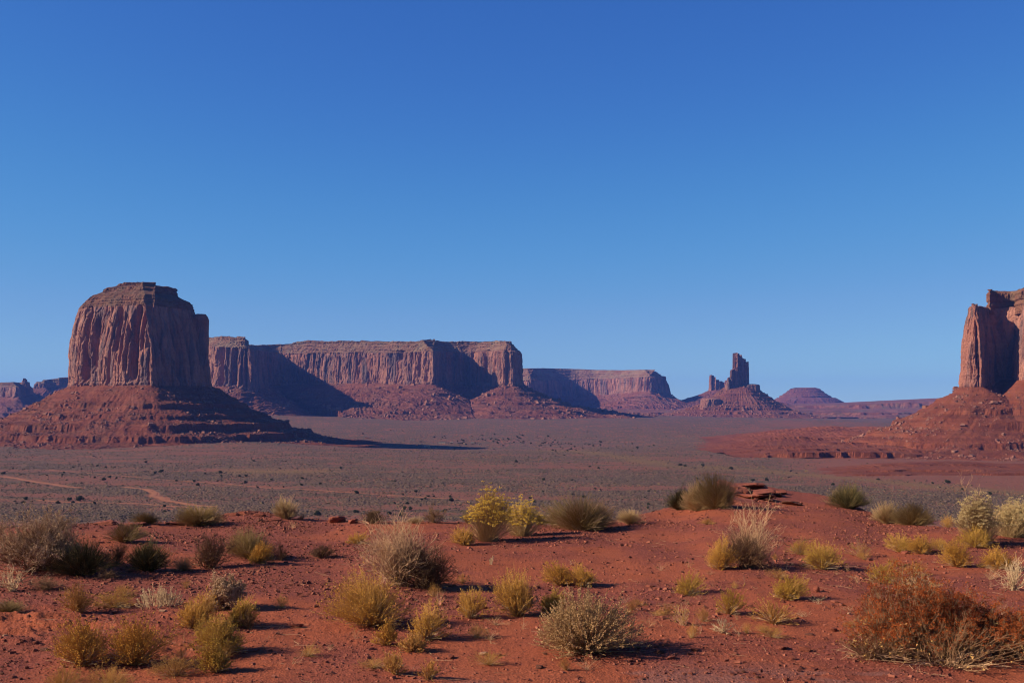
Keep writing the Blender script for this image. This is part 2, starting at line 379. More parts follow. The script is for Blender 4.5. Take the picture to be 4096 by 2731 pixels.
# detached pillar on its right shoulder
def column(px0, px1, pyb, pyt, Y, dep, seed, org_, L=20, A=2.0, ds=1.6, nv=60, taper=0.12, bulge=0.0):
    a, b_ = (px0 - HX) / F * Y, (px1 - HX) / F * Y; c = (a + b_) / 2; r = (b_ - a) / 2
    pts = [(c + r * math.cos(t) * (1.0), Y + dep * math.sin(t), Z(pyb, Y), Z(pyb, Y) * .08 + Z(pyt, Y) * .92, Z(pyt, Y)) for t in np.linspace(0, 2 * math.pi, 12, endpoint=False)]
    return cliff(pts, [(-.3, r * taper), (0, r * taper), (.5, 0 - bulge * .3), (.9, bulge - r * .05), (1.0, bulge - r * .08), (1.5, bulge - r * .2), (2, bulge - r * .45)], ds, nv, L, A, seed, org_, cap_ledges=0, ledge_amp=.8, flat=r * .2)
V, fc, shp = column(768, 835, 1560, 1257, 2560, 16, 5, org, 26, 2.2, bulge=2.5)
link('side_pillar', mkmesh('side_pillar', V, fc, [M_cliff]), bl)
pol = [(x, y, 38) for x, y, *_ in pB]
prof = [(0, 0), (20, 9), (60, 33), (110, 60), (160, 82), (200, 99), (240, 114), (275, 121), (340, 127), (420, 131)]
V, fc = talus(pol, 4, prof, (org[0] - 640, org[0] + 640, 1985, 3060), 2.2, -80, 21, org, ledges=[(12, 5), (-2, 10), (-24, 6), (-46, 17), (-65, 14)], gull=4.0, rub=1.5, nb=9500, bs=(1.3, 10))
link('talus_slope', mkmesh('talus_slope', V, fc, [M_tal, M_block], mi=TMI[0]), bl)

# ---- butte cut by the right edge of the frame
def K(px, Y, zb=29, zc=172, zt=206): return ((px - HX) / F * Y, Y, zb, zc, zt)
def Kr(px, Y): return K(px, Y, 29, 172, 174)
pR = [Kr(3838, 2010), Kr(3850, 1965), Kr(3890, 1945), Kr(3932, 1940), Kr(3952, 1985), Kr(4000, 2030), Kr(4050, 2020), Kr(4068, 1950), Kr(4110, 1925), Kr(4300, 1900), Kr(4560, 1960), Kr(4660, 2100), Kr(4500, 2260), Kr(4100, 2250), Kr(3900, 2130)]
orgR = ((4250 - HX) / F * 2080, 2080.0, -80)
V, fc, shp = cliff(pR, [(-.3, 4), (0, 2), (.15, 0), (.5, -3), (.75, -8), (.9, -12), (.98, -14), (1.0, -15), (1.05, -17), (2, -18)], 1.4, 190, 30, 3.8, 31, orgR, [(3907, 4, 7, .25, .85), (3915, 3, 6, .0, .6), (3880, 3, 4, .0, .6), (4085, 5, 6, .3, 1)], cap_ledges=0, ledge_amp=2.2, bottom=.28, topn=3)
br = thing('butte', 'tall red sandstone butte cut off by the right edge of the frame', 'butte', orgR)
link('cliff', mkmesh('cliff', V, fc, [M_cliff]), br)
pRc = [K(3946, 2085, 170, 200, 206), K(3954, 2030, 170, 200, 207), K(3990, 2052, 170, 200, 207), K(4050, 2050, 170, 200, 205), K(4088, 1988, 170, 200, 205), K(4300, 1950, 170, 202, 208), K(4540, 2010, 170, 200, 205), K(4600, 2110, 170, 200, 205), K(4480, 2220, 170, 200, 205), K(4120, 2210, 170, 200, 205)]
V, fc, shp = cliff(pRc, [(-.3, 2), (0, 0), (.3, 1), (.5, -2), (.6, 1), (.9, 2), (1, 1), (2, -4)], 1.2, 60, 22, 2.6, 33, orgR, cap_ledges=0, ledge_amp=1.6, bottom=1.2, topn=3)
link('caprock', mkmesh('caprock', V, fc, [M_cap]), br)
pol = [(p_[0], p_[1], float(np.interp(p_[0] / p_[1] * F + HX, [3945, 4070], [29, 52]))) for p_ in pR]
prof = [(0, 0), (15, 10), (60, 38), (120, 68), (150, 80), (190, 95), (230, 105), (300, 111), (380, 118), (480, 133)]
V, fc = talus(pol, 2, prof, (orgR[0] - 640, orgR[0] + 420, 1520, 2700), 2.2, -80, 41, orgR, ledges=[(24, 8), (8, 5), (-12, 8), (-33, 15), (-50, 7), (-64, 9)], gull=4, rub=1.0, nb=8000, bs=(1.3, 8), warp=.07, zfun=lambda X, Y: 29 + 21 * np.where(X < 905, np.exp(-((X - 905) / 48.0) ** 2), .55 + .45 * np.exp(-((X - 905) / 90.0) ** 2)) * sstep(1600, 1900, Y))
link('talus_slope', mkmesh('talus_slope', V, fc, [M_tal_red, M_block], mi=TMI[0]), br)

# ---- long mesa in the middle
rows = [(700, 5000, 1560, 1390, 1352), (800, 4850, 1555, 1380, 1348), (840, 4760, 1552, 1385, 1345), (905, 4700, 1553, 1390, 1344), (965, 4680, 1556, 1392, 1346), (1012, 4690, 1575, 1398, 1368),
        (1022, 4800, 1575, 1400, 1376), (1040, 5000, 1560, 1402, 1378), (1075, 5280, 1550, 1404, 1382), (1120, 5330, 1545, 1410, 1374), (1180, 5300, 1545, 1415, 1362), (1300, 5220, 1540, 1412, 1362), (1420, 5140, 1538, 1410, 1363), (1520, 5060, 1538, 1412, 1364),
        (1600, 4990, 1540, 1410, 1364), (1660, 4930, 1541, 1408, 1362), (1705, 4880, 1542, 1404, 1356), (1738, 4870, 1544, 1402, 1356), (1752, 4960, 1545, 1404, 1362), (1800, 5120, 1545, 1410, 1364), (1880, 5140, 1548, 1408, 1364), (1950, 5040, 1549, 1404, 1364), (1975, 4960, 1550, 1402, 1364), (2010, 4900, 1550, 1402, 1364),
        (2060, 4900, 1548, 1404, 1364), (2092, 4980, 1546, 1406, 1366), (2085, 5400, 1540, 1425, 1386), (2040, 6100, 1540, 1450, 1425), (1500, 6400, 1540, 1455, 1432), (900, 6200, 1540, 1455, 1432), (640, 5700, 1545, 1430, 1405)]
pM = to_path(rows)
orgM = ((1450 - HX) / F * 5200, 5200.0, -65)
V, fc, shp = cliff(pM, [(-.3, 6), (0, 3), (.2, 0), (.8, -4), (1.0, -8), (1.08, -18), (1.4, -30), (1.75, -48), (1.8, -50), (1.95, -52), (2, -54)], 3.2, 130, 62, 9, 51, orgM,
    [(880, 8, 26, .05, 1), (905, 6, 20, .1, 1), (935, 8, 26, .1, 1), (965, 5, 16, .1, .9), (985, 4, 16, .1, 1), (1590, 14, 26, .75, 1.2), (1560, 8, 12, .6, 1.1), (1640, 5, 12, .1, 1), (1672, 5, 12, .1, 1), (1700, 5, 10, .1, 1), (1935, 10, 20, .1, 1.1), (2000, 6, 14, .2, 1), (2030, 6, 14, .1, 1), (1230, 10, 8, .5, 1), (1430, 8, 8, .6, 1.1)],
    cap_ledges=4, ledge_amp=4.5, bottom=.16, topn=9)
ms = thing('mesa', 'long flat-topped mesa in the middle with wedge-shaped shadows across its cliff', 'mesa', orgM)
split_cliff('cliff', 'caprock', V, fc, shp, ms, M_cliff_far, M_cap_far, 130)
pol = [(x, y, zb) for x, y, zb, _, _ in pM]
prof = [(0, 0), (30, 16), (100, 52), (160, 78), (230, 100), (300, 118), (400, 136), (520, 150), (680, 168)]
V, fc = talus(pol, 6, prof, (orgM[0] - 1500, orgM[0] + 1500, 4050, 6900), 5.0, -62, 61, orgM, ledges=[(45, 14), (5, 10), (-30, 10)], gull=12, rub=2.6, nb=7500, bs=(3.5, 16), warp=.3)
link('talus_slope', mkmesh('talus_slope', V, fc, [M_tal_far, M_block], mi=TMI[0]), ms)

# ---- second mesa, further back
rows = [(1900, 8600, 1590, 1530, 1484), (2080, 8350, 1590, 1525, 1478), (2120, 8300, 1588, 1520, 1476), (2165, 8350, 1590, 1522, 1474), (2185, 8700, 1590, 1522, 1473), (2230, 9000, 1588, 1522, 1472), (2300, 9050, 1587, 1520, 1474), (2380, 9000, 1585, 1516, 1479), (2450, 8850, 1580, 1514, 1480),
        (2500, 8650, 1575, 1512, 1479), (2550, 8450, 1571, 1510, 1478), (2600, 8350, 1571, 1508, 1478), (2650, 8450, 1573, 1508, 1480), (2664, 8650, 1575, 1508, 1482), (2640, 9200, 1578, 1520, 1497), (2480, 10300, 1580, 1535, 1512), (1900, 10300, 1590, 1535, 1512)]
p2 = to_path(rows); org2 = ((2400 - HX) / F * 9000, 9000.0, -30)
V, fc, shp = cliff(p2, [(-.3, 8), (0, 4), (.3, 0), (.9, -6), (1.0, -10), (1.1, -24), (1.5, -50), (1.9, -80), (1.93, -84), (2, -86)], 5.5, 90, 110, 15, 71, org2, [(2520, 4, 30, .1, 1), (2560, 4, 26, .1, 1), (2590, 3, 20, .1, 1), (2640, 4, 30, .1, 1.5)], cap_ledges=4, ledge_amp=5, bottom=.14)
m2 = thing('mesa', 'lower hazy blue mesa behind and to the right of the long mesa', 'mesa', org2)
split_cliff('cliff', 'caprock', V, fc, shp, m2, M_cliff_far, M_cap_far, 90)
V, fc, shp = cliff(jag([(2612, 1496), (2640, 1496), (2644, 1503), (2657, 1505), (2659, 1512), (2670, 1530), (2682, 1565)], 1590, 8560, 60), [(-.3, 8), (0, 4), (1, 0), (2, -3)], 5, 50, 60, 8, 75, org2, cap_ledges=0, ledge_amp=4)
link('end_pillar', mkmesh('end_pillar', V, fc, [M_cliff_far]), m2)
pol = [(x, y, zb) for x, y, zb, _, _ in p2]
V, fc = talus(pol, 8, [(0, 0), (60, 35), (150, 75), (260, 105), (340, 130), (460, 150)], (org2[0] - 1500, org2[0] + 1200, 7700, 10800), 8.0, -62, 81, org2, ledges=[(20, 12), (-15, 14)], gull=34, rub=3.0, nb=800, bs=(7, 20))
link('talus_slope', mkmesh('talus_slope', V, fc, [M_tal_far, M_block], mi=TMI[0]), m2)

# ---- tower on a cone
YT = 6300.0; orgT = ((2950 - HX) / F * YT, YT, -78)
tw = thing('rock_tower', 'jagged thumb-like rock tower on a red cone, right of centre', 'rock tower', orgT)
V, fc, shp = cliff(jag([(2905, 1532), (2913, 1530), (2914, 1511), (2921, 1508), (2923, 1482), (2936, 1476), (2938, 1412), (2947, 1412), (2949, 1421), (2963, 1419), (2966, 1431), (2976, 1436), (2979, 1447), (2991, 1446), (2992, 1500), (2994, 1532)], 1560, YT, 62, 95),
    [(-.3, 6), (0, 4), (.5, 1), (1, 0), (2, -1)], 2.2, 110, 34, 3.0, 90, orgT, cap_ledges=0, ledge_amp=2, sm=8, chaikin=0, flat=1.0)
link('cliff', mkmesh('cliff', V, fc, [M_cliff_far]), tw)
def Kt(px, Y, py): return ((px - HX) / F * Y, Y, Z(py, Y), Z(py, Y) + 4, Z(py, Y) + 5)
V, fc, shp = column(2960, 3041, 1580, 1536, YT + 10, 60, 99, orgT, 40, 4, 3.5, 40, taper=.1)
link('shoulder_ledge', mkmesh('shoulder_ledge', V, fc, [M_cliff_far]), tw)
poly = [((a - HX) / F * Y, Y, Z(b_, YT)) for a, Y, b_ in [(2903, 6300, 1550), (2925, 6250, 1550), (2985, 6240, 1550), (3036, 6290, 1562), (3036, 6360, 1562), (2925, 6370, 1550)]]
prof = [(0, 0), (20, 10), (70, 48), (120, 82), (180, 112), (240, 132), (300, 146), (420, 172), (520, 190)]
V, fc = talus(poly, 3, prof, (orgT[0] - 640, orgT[0] + 620, 5650, 6950), 4.2, -78, 101, orgT, ledges=[(75, 7), (55, 6), (35, 12), (12, 8), (-6, 6), (-20, 12), (-42, 9)], gull=10, rub=2.0, nb=900, bs=(5, 12))
link('talus_slope', mkmesh('talus_slope', V, fc, [M_tal_far, M_block], mi=TMI[0]), tw)
V, fc, shp = column(2799, 2888, 1660, 1592, 6180, 60, 111, orgT, 40, 5, 4, 40, taper=.05)
link('side_bench', mkmesh('side_bench', V, fc, [M_cliff_far]), tw)

# ---- pale spires behind the tower
YS = 8600.0; orgS = ((2870 - HX) / F * YS, YS, -50)
tw2 = thing('rock_spires', 'cluster of pale pink rock spires just behind the jagged tower', 'rock spires', orgS)
V, fc, shp = cliff(jag([(2838, 1506), (2842, 1499), (2848, 1500), (2851, 1509), (2860, 1508), (2864, 1519), (2870, 1519), (2874, 1528), (2884, 1524), (2890, 1532), (2904, 1529), (2908, 1520), (2925, 1515), (2935, 1530)], 1572, YS, 70),
    [(-.3, 10), (0, 6), (.5, 2), (1, 0), (2, -1)], 3.0, 80, 40, 5.0, 120, orgS, cap_ledges=0, ledge_amp=2, sm=8, chaikin=0, flat=1.0)
link('cliff', mkmesh('cliff', V, fc, [M_cliff_far]), tw2)
poly = [((a - HX) / F * Y, Y, Z(1562, YS)) for a, Y in [(2836, 8600), (2870, 8540), (2960, 8560), (2960, 8660), (2850, 8660)]]
V, fc = talus(poly, 3, [(0, 0), (40, 16), (110, 46), (190, 74), (300, 96), (420, 120), (600, 160)], (orgS[0] - 700, orgS[0] + 700, 7900, 9300), 8, -60, 131, orgS, ledges=[(70, 10), (30, 12)], gull=20, rub=3)
link('talus_slope', mkmesh('talus_slope', V, fc, [M_tal_far, M_block], mi=TMI[0]), tw2)

# ---- stepped low butte far right of the tower
YL = 11500.0; orgL = ((3225 - HX) / F * YL, YL, -20)
lb = thing('butte', 'low stepped dome-like butte far off between the tower and the right-hand butte', 'butte', orgL)
def ell(cx, cy, rx, ry, zb, zc, zt, n=24): return [(cx + rx * math.cos(t), cy + ry * math.sin(t), zb, zc, zt) for t in np.linspace(0, 2 * math.pi, n, endpoint=False)]
cxL = orgL[0]
V, fc, shp = cliff(ell(cxL - 10, YL, 262, 180, 55, 85, 176), [(-.3, 40), (0, 8), (1, 0), (1.4, -60), (1.6, -80), (1.9, -120), (2, -160)], 8, 70, 70, 7, 141, orgL, cap_ledges=4, ledge_amp=6, bottom=.3)
link('upper_tier', mkmesh('upper_tier', V, fc, [M_tal_far]), lb)
V, fc = talus([(cxL + 290 * math.cos(t), YL + 240 * math.sin(t), 70) for t in np.linspace(0, 6.283, 24, endpoint=False)], 3, [(0, 0), (60, 32), (110, 58), (180, 62), (260, 95), (400, 130)], (cxL - 900, cxL + 900, 10800, 12200), 10, -20, 142, orgL, ledges=[(30, 14), (8, 10)], gull=20, rub=3)
link('talus_slope', mkmesh('talus_slope', V, fc, [M_tal_far, M_block], mi=TMI[0]), lb)

# ---- mesas at the far left
YF = 6600.0; orgF = ((100 - HX) / F * YF, YF, -60)
def mesa_simple(label, rows, org_, seed, cap, tprof, foot, bb, res, L=70, A=9, ledges=((20, 10), (-20, 10)), extra=()):
    p_ = to_path(rows); r = thing('mesa', label, 'mesa', org_)
    V, fc, shp = cliff(p_, cap, 4.5, 80, L, A, seed, org_, cap_ledges=4, ledge_amp=4.5, bottom=.3)
    split_cliff('cliff', 'caprock', V, fc, shp, r, M_cliff_far, M_cap_far, 80)
    V, fc = talus([(x, y, zb) for x, y, zb, _, _ in p_], 4, tprof, bb, res, foot, seed + 1, org_, ledges=ledges, gull=26, rub=2.5)
    link('talus_slope', mkmesh('talus_slope', V, fc, [M_tal_far, M_block], mi=TMI[0]), r)
    return r
r = mesa_simple('dark mesa with a small knob on its top at the left edge of the frame',
    [(-420, 6500, 1590, 1550, 1548), (-60, 6480, 1590, 1550, 1545), (20, 6450, 1588, 1548, 1542), (72, 6400, 1590, 1548, 1528), (86, 6480, 1590, 1548, 1528), (104, 6640, 1585, 1548, 1530), (128, 6700, 1580, 1545, 1533), (132, 6900, 1580, 1555, 1543), (100, 7300, 1580, 1560, 1552), (-420, 7300, 1580, 1565, 1555)], orgF, 151,
    [(-.3, 12), (0, 6), (1, -3), (1.3, -20), (1.7, -30), (2, -40)], [(0, 0), (60, 42), (150, 80), (200, 88), (330, 100), (500, 130)], -70, (orgF[0] - 900, orgF[0] + 420, 5850, 7500), 7.0)
Vs = []; Fq = []; o = 0
for k, (a, b_, pb, t) in enumerate([(80, 112, 1545, 1528), (88, 108, 1535, 1521), (93, 102, 1530, 1513), (98, 107, 1530, 1517), (92, 120, 1550, 1527)]):
    V, fc, shp = column(a, b_, pb, t, 6620, 18, 160 + k, orgF, 20, 2, 2.5, 30)
    Vs.append(V); Fq.append([f + o for f in fc if len(f)]); o += len(V)
link('knob', mkmesh('knob', np.vstack(Vs), [f for fs in Fq for f in fs], [M_cliff_far]), r)
orgG = ((210 - HX) / F * 7400, 7400.0, -60)
mesa_simple('dark blue-shaded mesa half hidden behind the rubble skirt of the left butte',
    [(134, 7300, 1560, 1538, 1527), (136, 7200, 1555, 1536, 1527), (180, 7200, 1552, 1534, 1527), (200, 7250, 1552, 1530, 1517), (240, 7250, 1550, 1528, 1510), (330, 7350, 1550, 1526, 1508), (420, 7600, 1550, 1526, 1510), (400, 8100, 1550, 1526, 1512), (150, 8100, 1550, 1530, 1527)], orgG, 171,
    [(-.3, 12), (0, 6), (1, -3), (1.3, -10), (1.7, -14), (2, -18)], [(0, 0), (50, 30), (120, 52), (220, 80), (330, 110), (500, 140)], -70, (orgG[0] - 700, orgG[0] + 800, 6600, 8400), 8.0)
# ------------------------------------------------------------------ valley floor
def project(X, Y, Zv): return X / Y * F + HX, HY - Zv / Y * F
def dist_poly(X, Y, pts):
    best = np.full(X.shape, 1e9)
    for a, b_ in zip(pts[:-1], pts[1:]):
        dx, dy = b_[0] - a[0], b_[1] - a[1]; t = np.clip(((X - a[0]) * dx + (Y - a[1]) * dy) / (dx * dx + dy * dy + 1e-9), 0, 1)
        best = np.minimum(best, np.hypot(X - a[0] - t * dx, Y - a[1] - t * dy))
    return best
def floor_pt(px, py, z=-80.0):
    Y = -z * F / (py - HY)
    for _ in range(6): Y = .5 * Y + .5 * (-float(vbase((px - HX) / F * Y, Y)) * F / (py - HY))
    return ((px - HX) / F * Y, Y)
def vbase(X, Y):
    z = -80.0 + 0 * X
    z = z + 20 * sstep(3000, 4500, Y) * sstep(2500, 1200, np.abs(X + 700)) * (1 - sstep(6500, 9000, Y))
    z = z + 5 * sstep(2500, 4500, Y)
    z = z - 19 * np.exp(-((X + 60) / 430) ** 2 - ((Y - 2620) / 480) ** 2)
    z = z + 14 * np.exp(-((X + 1000) / 260) ** 2 - ((Y - 4450) / 420) ** 2)
    z = z + 9 * np.exp(-((X + 560) / 170) ** 2 - ((Y - 2270) / 240) ** 2)
    z = z + 2.2 * fbm(X / 420, Y / 420, 0, 3, 301) + 5 * fbm(X / 1500, Y / 1500, 0, 2, 305) * sstep(1200, 3000, Y) + 9 * fbm(X / 520, Y / 520, 0, 4, 307) * sstep(2900, 4300, Y)
    return z
BENCH = [(1560, 2060), (1640, 2050)]
def red_mask(X, Y):
    px, py = project(X, Y, -80.0)
    n1 = fbm(X / 230, Y / 75, 0, 4, 311); n2 = fbm(X / 300, Y / 420, 0, 3, 313)
    m = 0.0 * X
    right = sstep(0, 1, (px - (2700 + (py - 1700) * 1.0)) / 500 + n2 * .8) * sstep(1690, 1735, py + 30 * n2) * (1 - sstep(1905 + (px - 3000) * .03, 1945 + (px - 3000) * .05, py + 40 * n1))
    m = np.maximum(m, right)
    m = np.maximum(m, .8 * sstep(1730, 1760, py) * (1 - sstep(1782, 1800, py)) * sstep(950, 1200, px) * (1 - sstep(2250, 2500, px)) * sstep(-.15, .25, n1 + n2))
    m = np.maximum(m, .8 * np.exp(-((py - 1868 - (px - 1700) * .006) / 9) ** 2) * sstep(1400, 1600, px) * (1 - sstep(2250, 2500, px)) * sstep(-.3, .1, n1))
    m = np.maximum(m, .85 * np.exp(-((py - 1880) / 10) ** 2) * sstep(700, 800, px) * (1 - sstep(1250, 1350, px)) * sstep(-.4, 0, n1))
    m = np.maximum(m, .9 * np.exp(-((py - 1808 - (px - 700) * .03) / 18) ** 2) * sstep(100, 400, px) * (1 - sstep(1300, 1500, px)) * sstep(-.3, .2, n1))
    m = np.maximum(m, .9 * np.exp(-((py - 1975 - px * .04) / 13) ** 2) * (1 - sstep(480, 620, px)))
    m = np.maximum(m, .85 * sstep(.02, .3, n1 + .5 * n2) * sstep(3600, 700, Y))
    m = np.maximum(m, .9 * sstep(2070, 2090, py) * sstep(-.3, .1, n1 + .3))
    return np.clip(m, 0, 1)
def gold_mask(X, Y):
    px, py = project(X, Y, -80.0); n1 = fbm(X / 60, Y / 110, 0, 3, 321)
    line = np.interp(px, [1900, 2300, 2540, 2750, 3072, 3400, 3700, 4200], [1780, 1792, 1840, 1868, 1885, 1912, 1945, 1985])
    m = np.exp(-((py - line) / np.interp(px, [1900, 2600, 3000, 4100], [5, 18, 9, 12])) ** 2) * sstep(1850, 2300, px) * sstep(-.5, 0, n1)
    m = np.maximum(m, np.exp(-((py - 1884) / 10) ** 2) * sstep(820, 950, px) * (1 - sstep(1250, 1450, px)))
    m = np.maximum(m, .6 * sstep(.15, .35, n1) * sstep(2400, 3000, px) * sstep(1735, 1750, py) * (1 - sstep(1800, 1830, py)))
    return np.clip(m, 0, 1)
TRACKS = {
 'wash': ([(500, 1948), (545, 1953), (590, 1958), (618, 1972), (612, 1984), (645, 1992), (662, 2003), (720, 2012), (770, 2020), (850, 2026)], 2.8),
 'track': ([(200, 1880), (380, 1895), (640, 1918), (900, 1935), (1050, 1950), (1220, 1958), (1400, 1970), (1700, 1990), (2000, 2005)], 1.6),
 'left_track': ([(-100, 1900), (20, 1906), (130, 1925), (260, 1945), (320, 1952)], 2.6),
 'lower_track': ([(0, 1998), (150, 2000), (300, 2010), (520, 2012), (760, 2030)], 1.5),
}
tr_world = {k: ([floor_pt(*q) for q in v[0]], v[1]) for k, v in TRACKS.items()}

def valley_mesh():
    py = np.concatenate([np.linspace(2640, 2200, 12), np.arange(2130, 1720, -0.8), np.arange(1720, 1641, -0.7), [1640, 1638.5]])
    Yr = 80.0 * F / (py - HY)
    Yr = np.concatenate([[60, 150], Yr])
    a = np.concatenate([np.linspace(-1.3, -.502, 160), np.linspace(-.5, .5, 1500), np.linspace(.502, 1.3, 160)])
    X = a[None, :] * (Yr[:, None] + 200 * (Yr[:, None] < 300)); Y = np.repeat(Yr[:, None], len(a), 1)
    z = vbase(X, Y)
    red = red_mask(X, Y); gold = gold_mask(X, Y)
    tm = np.full(X.shape, 1e9)
    for pts, wd in tr_world.values(): tm = np.minimum(tm, dist_poly(X, Y, pts) / wd)
    tm = sstep(2.2, 1.0, tm)
    n = pn(X / 1.9, Y / 1.9, 0, 331) + .5 * pn(X / .9, Y / 1.1, 0, 333)
    n2 = pn(X / 4.5, Y / 5.5, 0, 335)
    dens = (1 - .75 * red) * (1 - tm) * (0.6 + 0.8 * sstep(-.3, .3, fbm(X / 35, Y / 50, 0, 3, 337)))
    sh = np.sqrt(np.clip(n + .12 + .3 * n2, 0, 1)) * dens
    sh = np.where((Yr[:, None] < 500) | (np.abs(a)[None, :] > .5), 0, sh)
    z = z + sh * 1.25 + red * (.7 * np.abs(fbm(X / 14, Y / 18, 0, 3, 341)))
    V = np.stack([X, Y, z], -1).reshape(-1, 3)
    return mkmesh('valley_floor', V, [gridf(len(Yr), len(a))[:, ::-1]], None, True, dict(red=red, gold=gold, shrub=sh, track=tm))

def valley_material():
    m, nt, b = mat('valley_ground'); n = N(nt)
    soil = n.mix(n.noise(0.02, 5), (0.25, 0.095, 0.06), (0.34, 0.15, 0.095))
    soil = n.mix(n.ramp(n.noise(0.3, 4), [(.4, 0.), (.6, .6)]), soil, (0.22, 0.13, 0.1))
    sage = n.mix(n.ramp(n.noise(.22, 5, .75), [(.36, 0.), (.64, 1.)]), (0.06, 0.05, 0.04), (0.235, 0.185, 0.125))
    gold = n.mix(n.noise(.4, 4), (0.3, 0.2, 0.08), (0.2, 0.16, 0.08))
    cover = n.ramp(n.math('ADD', n.attr('shrub'), n.math('MULTIPLY', n.noise(.6, 3, .7), .35)), [(.3, 0.), (.45, 1.)])
    base = n.mix(n.attr('red'), n.mix(n.ramp(n.noise(.012, 5, .65), [(.4, 0.), (.62, 1.)]), (0.17, 0.115, 0.095), (0.34, 0.145, 0.09)), soil)
    base = n.mix(n.attr('track'), base, (0.4, 0.19, 0.11))
    col = n.mix(n.math('MULTIPLY', cover, .9), base, sage)
    col = n.mix(n.math('MULTIPLY', n.attr('gold'), n.ramp(n.noise(.5, 3), [(.35, .35), (.6, 1.)])), col, gold)
    nt.links.new(col, b.inputs['Base Color'])
    n.bump(n.noise(.9, 4, .7), .7, .5, b)
    return m
vm = valley_mesh(); vm.materials.append(valley_material())
link('valley_ground', vm, None, None, kind='structure')

rs = np.random.RandomState(19); nS = 165000
pyS = rs.uniform(1722, 2150, nS); YS_ = 80 * F / (pyS - HY); XS_ = rs.uniform(-.62, .62, nS) * YS_
rS = np.maximum(red_mask(XS_, YS_), .75 * gold_mask(XS_, YS_)); cl_ = fbm(XS_ / 28, YS_ / 40, 0, 3, 351) + 1.3 * fbm(XS_ / 300, YS_ / 80, 0, 3, 353); tS = np.full(nS, 1e9)
for pts, wd in tr_world.values(): tS = np.minimum(tS, dist_poly(XS_, YS_, pts) / wd)
kS = (rs.uniform(0, 1, nS) < (.22 + .9 * sstep(-.35, .3, cl_)) * (1 - .95 * rS)) & (tS > 2.6)
XS_, YS_ = XS_[kS], YS_[kS]; sS = rs.uniform(.55, 1.25, len(XS_)) * np.where(rs.uniform(0, 1, len(XS_)) > .96, 1.9, 1.0) * (1 + (YS_ - 800) / 2600)
sv, sf = boulders(np.stack([XS_, YS_, vbase(XS_, YS_) + .3], 1), sS, rs, .75)
m_sc, nt, b = mat('desert_scrub'); n = N(nt); geo = nt.nodes.new('ShaderNodeNewGeometry')
nt.links.new(n.ramp(geo.outputs['Random Per Island'], [(0, (.07, .06, .04)), (.5, (.13, .11, .08)), (.85, (.19, .16, .11)), (1, (.26, .19, .1))]), b.inputs['Base Color'])
link('scrub', mkmesh('scrub', sv, [sf], [m_sc]), None, None, kind='stuff')

# sandy tracks laid over the floor
M_track, nt, b = mat('sandy_track'); n = N(nt)
nt.links.new(n.mix(n.noise(.3, 5), (0.36, 0.15, 0.085), (0.45, 0.22, 0.13)), b.inputs['Base Color']); n.bump(n.noise(1.2, 4), .6, .2, b)
for k, nm in (('wash', 'dry_wash'), ('track', 'dirt_track'), ('left_track', 'dirt_track'), ('lower_track', 'dirt_track')):
    pts, wd = tr_world[k]; pts = np.array(pts)
    l = np.r_[0, np.cumsum(np.hypot(*np.diff(pts, axis=0).T))]; s = np.arange(0, l[-1], 3.0)
    c = np.stack([np.interp(s, l, pts[:, 0]), np.interp(s, l, pts[:, 1])], 1)
    c[:, 0] += 4 * pn(s / 25, 0.5, 0, 7); c[:, 1] += 9 * pn(s / 30, 4.5, 0, 8)
    t = np.gradient(c, axis=0); t /= np.linalg.norm(t, axis=1)[:, None]; nn = np.stack([-t[:, 1], t[:, 0]], 1)
    rows_ = []
    for f in np.linspace(-1, 1, 5):
        wv = wd * (1 + 1.1 * pn(s / 11, f * 3, 0, 9)) * f
        q = c + nn * wv[:, None]; rows_.append(np.stack([q[:, 0], q[:, 1], vbase(q[:, 0], q[:, 1]) + .35 - .1 * abs(f)], 1))
    V = np.stack(rows_, 0).reshape(-1, 3)
    link(nm, mkmesh(nm, V, [gridf(5, len(s))[:, ::-1]], [M_track], True), None, None, kind='structure')

